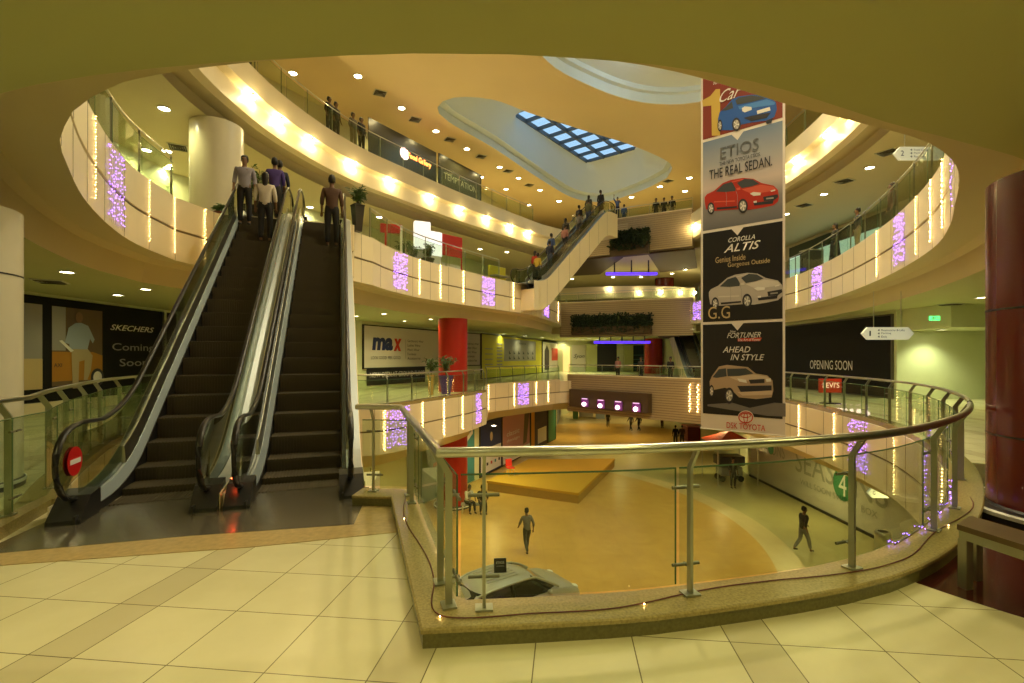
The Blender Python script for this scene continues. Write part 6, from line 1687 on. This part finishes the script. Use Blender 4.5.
# people leaning at railings ---------------------------------------------------------------
def at_rail(curve, px, z, out, ymin, ymax):
    r = pick(curve, px, ymin, ymax); p, n, d = r; q = p + n * out
    return (q.x, q.y, z + .001), math.atan2(-n.y, -n.x)
for px, out, top, bot, s, po in ((337, .42, 'black', 'dark', 'person in black, leftmost of the four at the top-floor left railing', 'rail'), (344, .45, 'dark', 'dark', 'person in charcoal, second of the four at the top-floor left railing', 'rail'), (360, .42, 'grey', 'khaki', 'person in grey, third of the four at the top-floor left railing', 'stand'), (368, .42, 'navy', 'black', 'person in navy, rightmost of the four at the top-floor left railing', 'rail')):
    loc, f = at_rail(L3, px, Z3, out, 15, 28); person(loc, f, top, bot, s, 'stand', h=1.74, group='four people at the top-floor left railing')
loc, f = at_rail(L3, 264, Z3, .6, 12, 20); person(loc, f, 'dark', 'dark', 'person in charcoal at the top-floor railing near the foreground ceiling edge', 'rail')
for px, out, top, bot, s, sk, po in ((824, .42, 'dark', 'black', 'person in a long dark skirt at the right second-floor railing', True, 'rail'), (844, .45, 'black', 'khaki', 'person in a black jacket leaning on the right second-floor railing', False, 'rail'), (870, .6, 'brown', 'dark', 'person in brown standing back at the right second-floor railing', False, 'stand')):
    loc, f = at_rail(L2, px, Z2, out, 10, 25); person(loc, f, top, bot, s, 'stand', skirt=sk, long=sk, h=1.74)
# on the bridges
def on_b(b, px, z, back):
    o, p, q, d, n = b; A = p - n * back; k = (px - 512) / F; c = A + d * ((k * A.y - A.x) / (d.x - k * d.y)); return (c.x, c.y, z), math.atan2(n.y, n.x)
for px, top, bot, s, po, h in ((603, 'green', 'dark', 'in green at the left end of the topmost bridge', 'stand', 1.7), (611.5, 'olive', 'dark', 'in olive, left of the raised one on the topmost bridge', 'stand', 1.65), (624, 'blue', 'denim', 'in pale blue right of the raised one on the topmost bridge', 'stand', 1.6), (656, 'black', 'dark', 'in black, left of the trio at the right of the topmost bridge', 'stand', 1.7), (664, 'dark', 'dark', 'in charcoal, middle of the trio on the topmost bridge', 'stand', 1.65), (672, 'black', 'khaki', 'in black and khaki, right of the trio on the topmost bridge', 'stand', 1.68)):
    loc, f = on_b(B3_, px, Z3 + .002, .62); person(loc, f, top, bot, 'person ' + s, po, h=h)
loc, f = on_b(B3_, 617.5, Z3 + .72, .75); person(loc, f, 'blue', 'navy', 'person in blue raised above the others with one arm up on the topmost bridge', 'up', h=1.55)
b_ = MB(); b_.rbox((loc[0], loc[1], Z3 + .36), (.5, .5, .70), .02); simple('step_box', 'small dark box the raised person stands on at the topmost bridge', 'box', (loc[0], loc[1], Z3), [('box', b_, black)])
for px, top, s in ((618, 'pink', 'in a pink top behind the glass of the lowest bridge, left'), (641, 'dark', 'in charcoal behind the glass of the lowest bridge, middle'), (670.5, 'black', 'in black behind the glass of the lowest bridge, right')):
    loc, f = on_b(B1, px, 0.002, 1.6 if px != 618 else 2.4); person(loc, f, top, 'dark', 'person ' + s, 'stand', h=1.7)
# ground floor
def gp(px, py): p = W(px, py, ZG); return (p.x, p.y, ZG + .001)
person(gp(675.5, 446), 1.5, 'black', 'dark', 'person in black walking left of a companion on the ground floor', 'stand', h=1.72)
person(gp(682, 446), 1.5, 'brown', 'dark', 'person in brown walking right of a companion on the ground floor', 'stand', h=1.72)
person(gp(631, 431), 2.0, 'grey', 'dark', 'person half hidden under the lowest bridge, left of a pair', 'walk'); person(gp(639, 431), 2.0, 'dark', 'black', 'person half hidden under the lowest bridge, right of a pair', 'walk')
person(gp(662, 428), -1.2, 'dark', 'brown', 'person half hidden under the right part of the lowest bridge', 'stand'); person(gp(608, 427), -1.2, 'black', 'dark', 'person half hidden beneath the display box of the lowest bridge', 'stand')
person(gp(803, 552), .1, 'dark', 'grey', 'person in dark clothes striding along the off-white ground-floor hoarding', 'walk', h=1.72)
person(gp(527, 553), 1.9, 'grey', 'dark', 'person in grey walking behind the silver car on the ground floor', 'walk', h=1.68)
person(gp(733, 488), -1.5, 'dark', 'black', 'person in dark clothes standing in front of the red canopy stall', 'stand', h=1.7)
# the seated pair beside the scarlet column
sx_, sy_ = W(470, 511, ZG).xy
def bench2():
    t = thing('stool_bench', 'small low bench under the seated pair by the scarlet column', 'bench', (-1.95, 23.0, ZG))
    mb = MB(); mb.rbox((-1.85, 23.0, ZG + .41), (1.15, .36, .06), .01, .0); obj('seat', mb, greyp, t)
    for x in (-2.35, -1.35):
        mb = MB(); mb.box((x, 23.0, ZG + .19), (.05, .3, .38)); obj('leg', mb, steel, t)
bench2()
person((-2.12, 23.0, ZG - .35), -.9, 'white', 'black', 'person in a white shirt sitting hunched beside the scarlet column', 'sit', h=1.7)
person((-1.45, 23.0, ZG - .35), -1.3, 'black', 'black', 'person in black sitting right of the one in the white shirt', 'sit', h=1.7)


for p_, e_, s_ in (): pass
# ================================================================ CAMERA, LIGHT, LOOK
cam = bpy.data.cameras.new('camera'); co = bpy.data.objects.new('camera', cam); COL.objects.link(co)
co.location = (0, 0, EYE); co.rotation_euler = (PI / 2, 0, 0)
cam.sensor_width = 36; cam.lens = 36 * F / 1024; cam.shift_y = (HZ - 341.5) / 1024; cam.clip_start = .05; cam.clip_end = 300
SC.camera = co
w = bpy.data.worlds.new('dusk_sky'); SC.world = w; w.use_nodes = True
bg = w.node_tree.nodes['Background']; bg.inputs[0].default_value = (.46, .62, .80, 1); bg.inputs[1].default_value = .8
SC.view_settings.view_transform = 'Standard'; SC.view_settings.look = 'None'; SC.view_settings.gamma = 1; SC.view_settings.exposure = 0.9
SC.view_settings.use_curve_mapping = False
cy = SC.cycles; cy.use_denoising = True
cy.max_bounces = 8; cy.diffuse_bounces = 4; cy.glossy_bounces = 4; cy.transmission_bounces = 4; cy.transparent_max_bounces = 24
cy.sample_clamp_indirect = 6; cy.use_light_tree = True; cy.caustics_reflective = False; cy.caustics_refractive = False
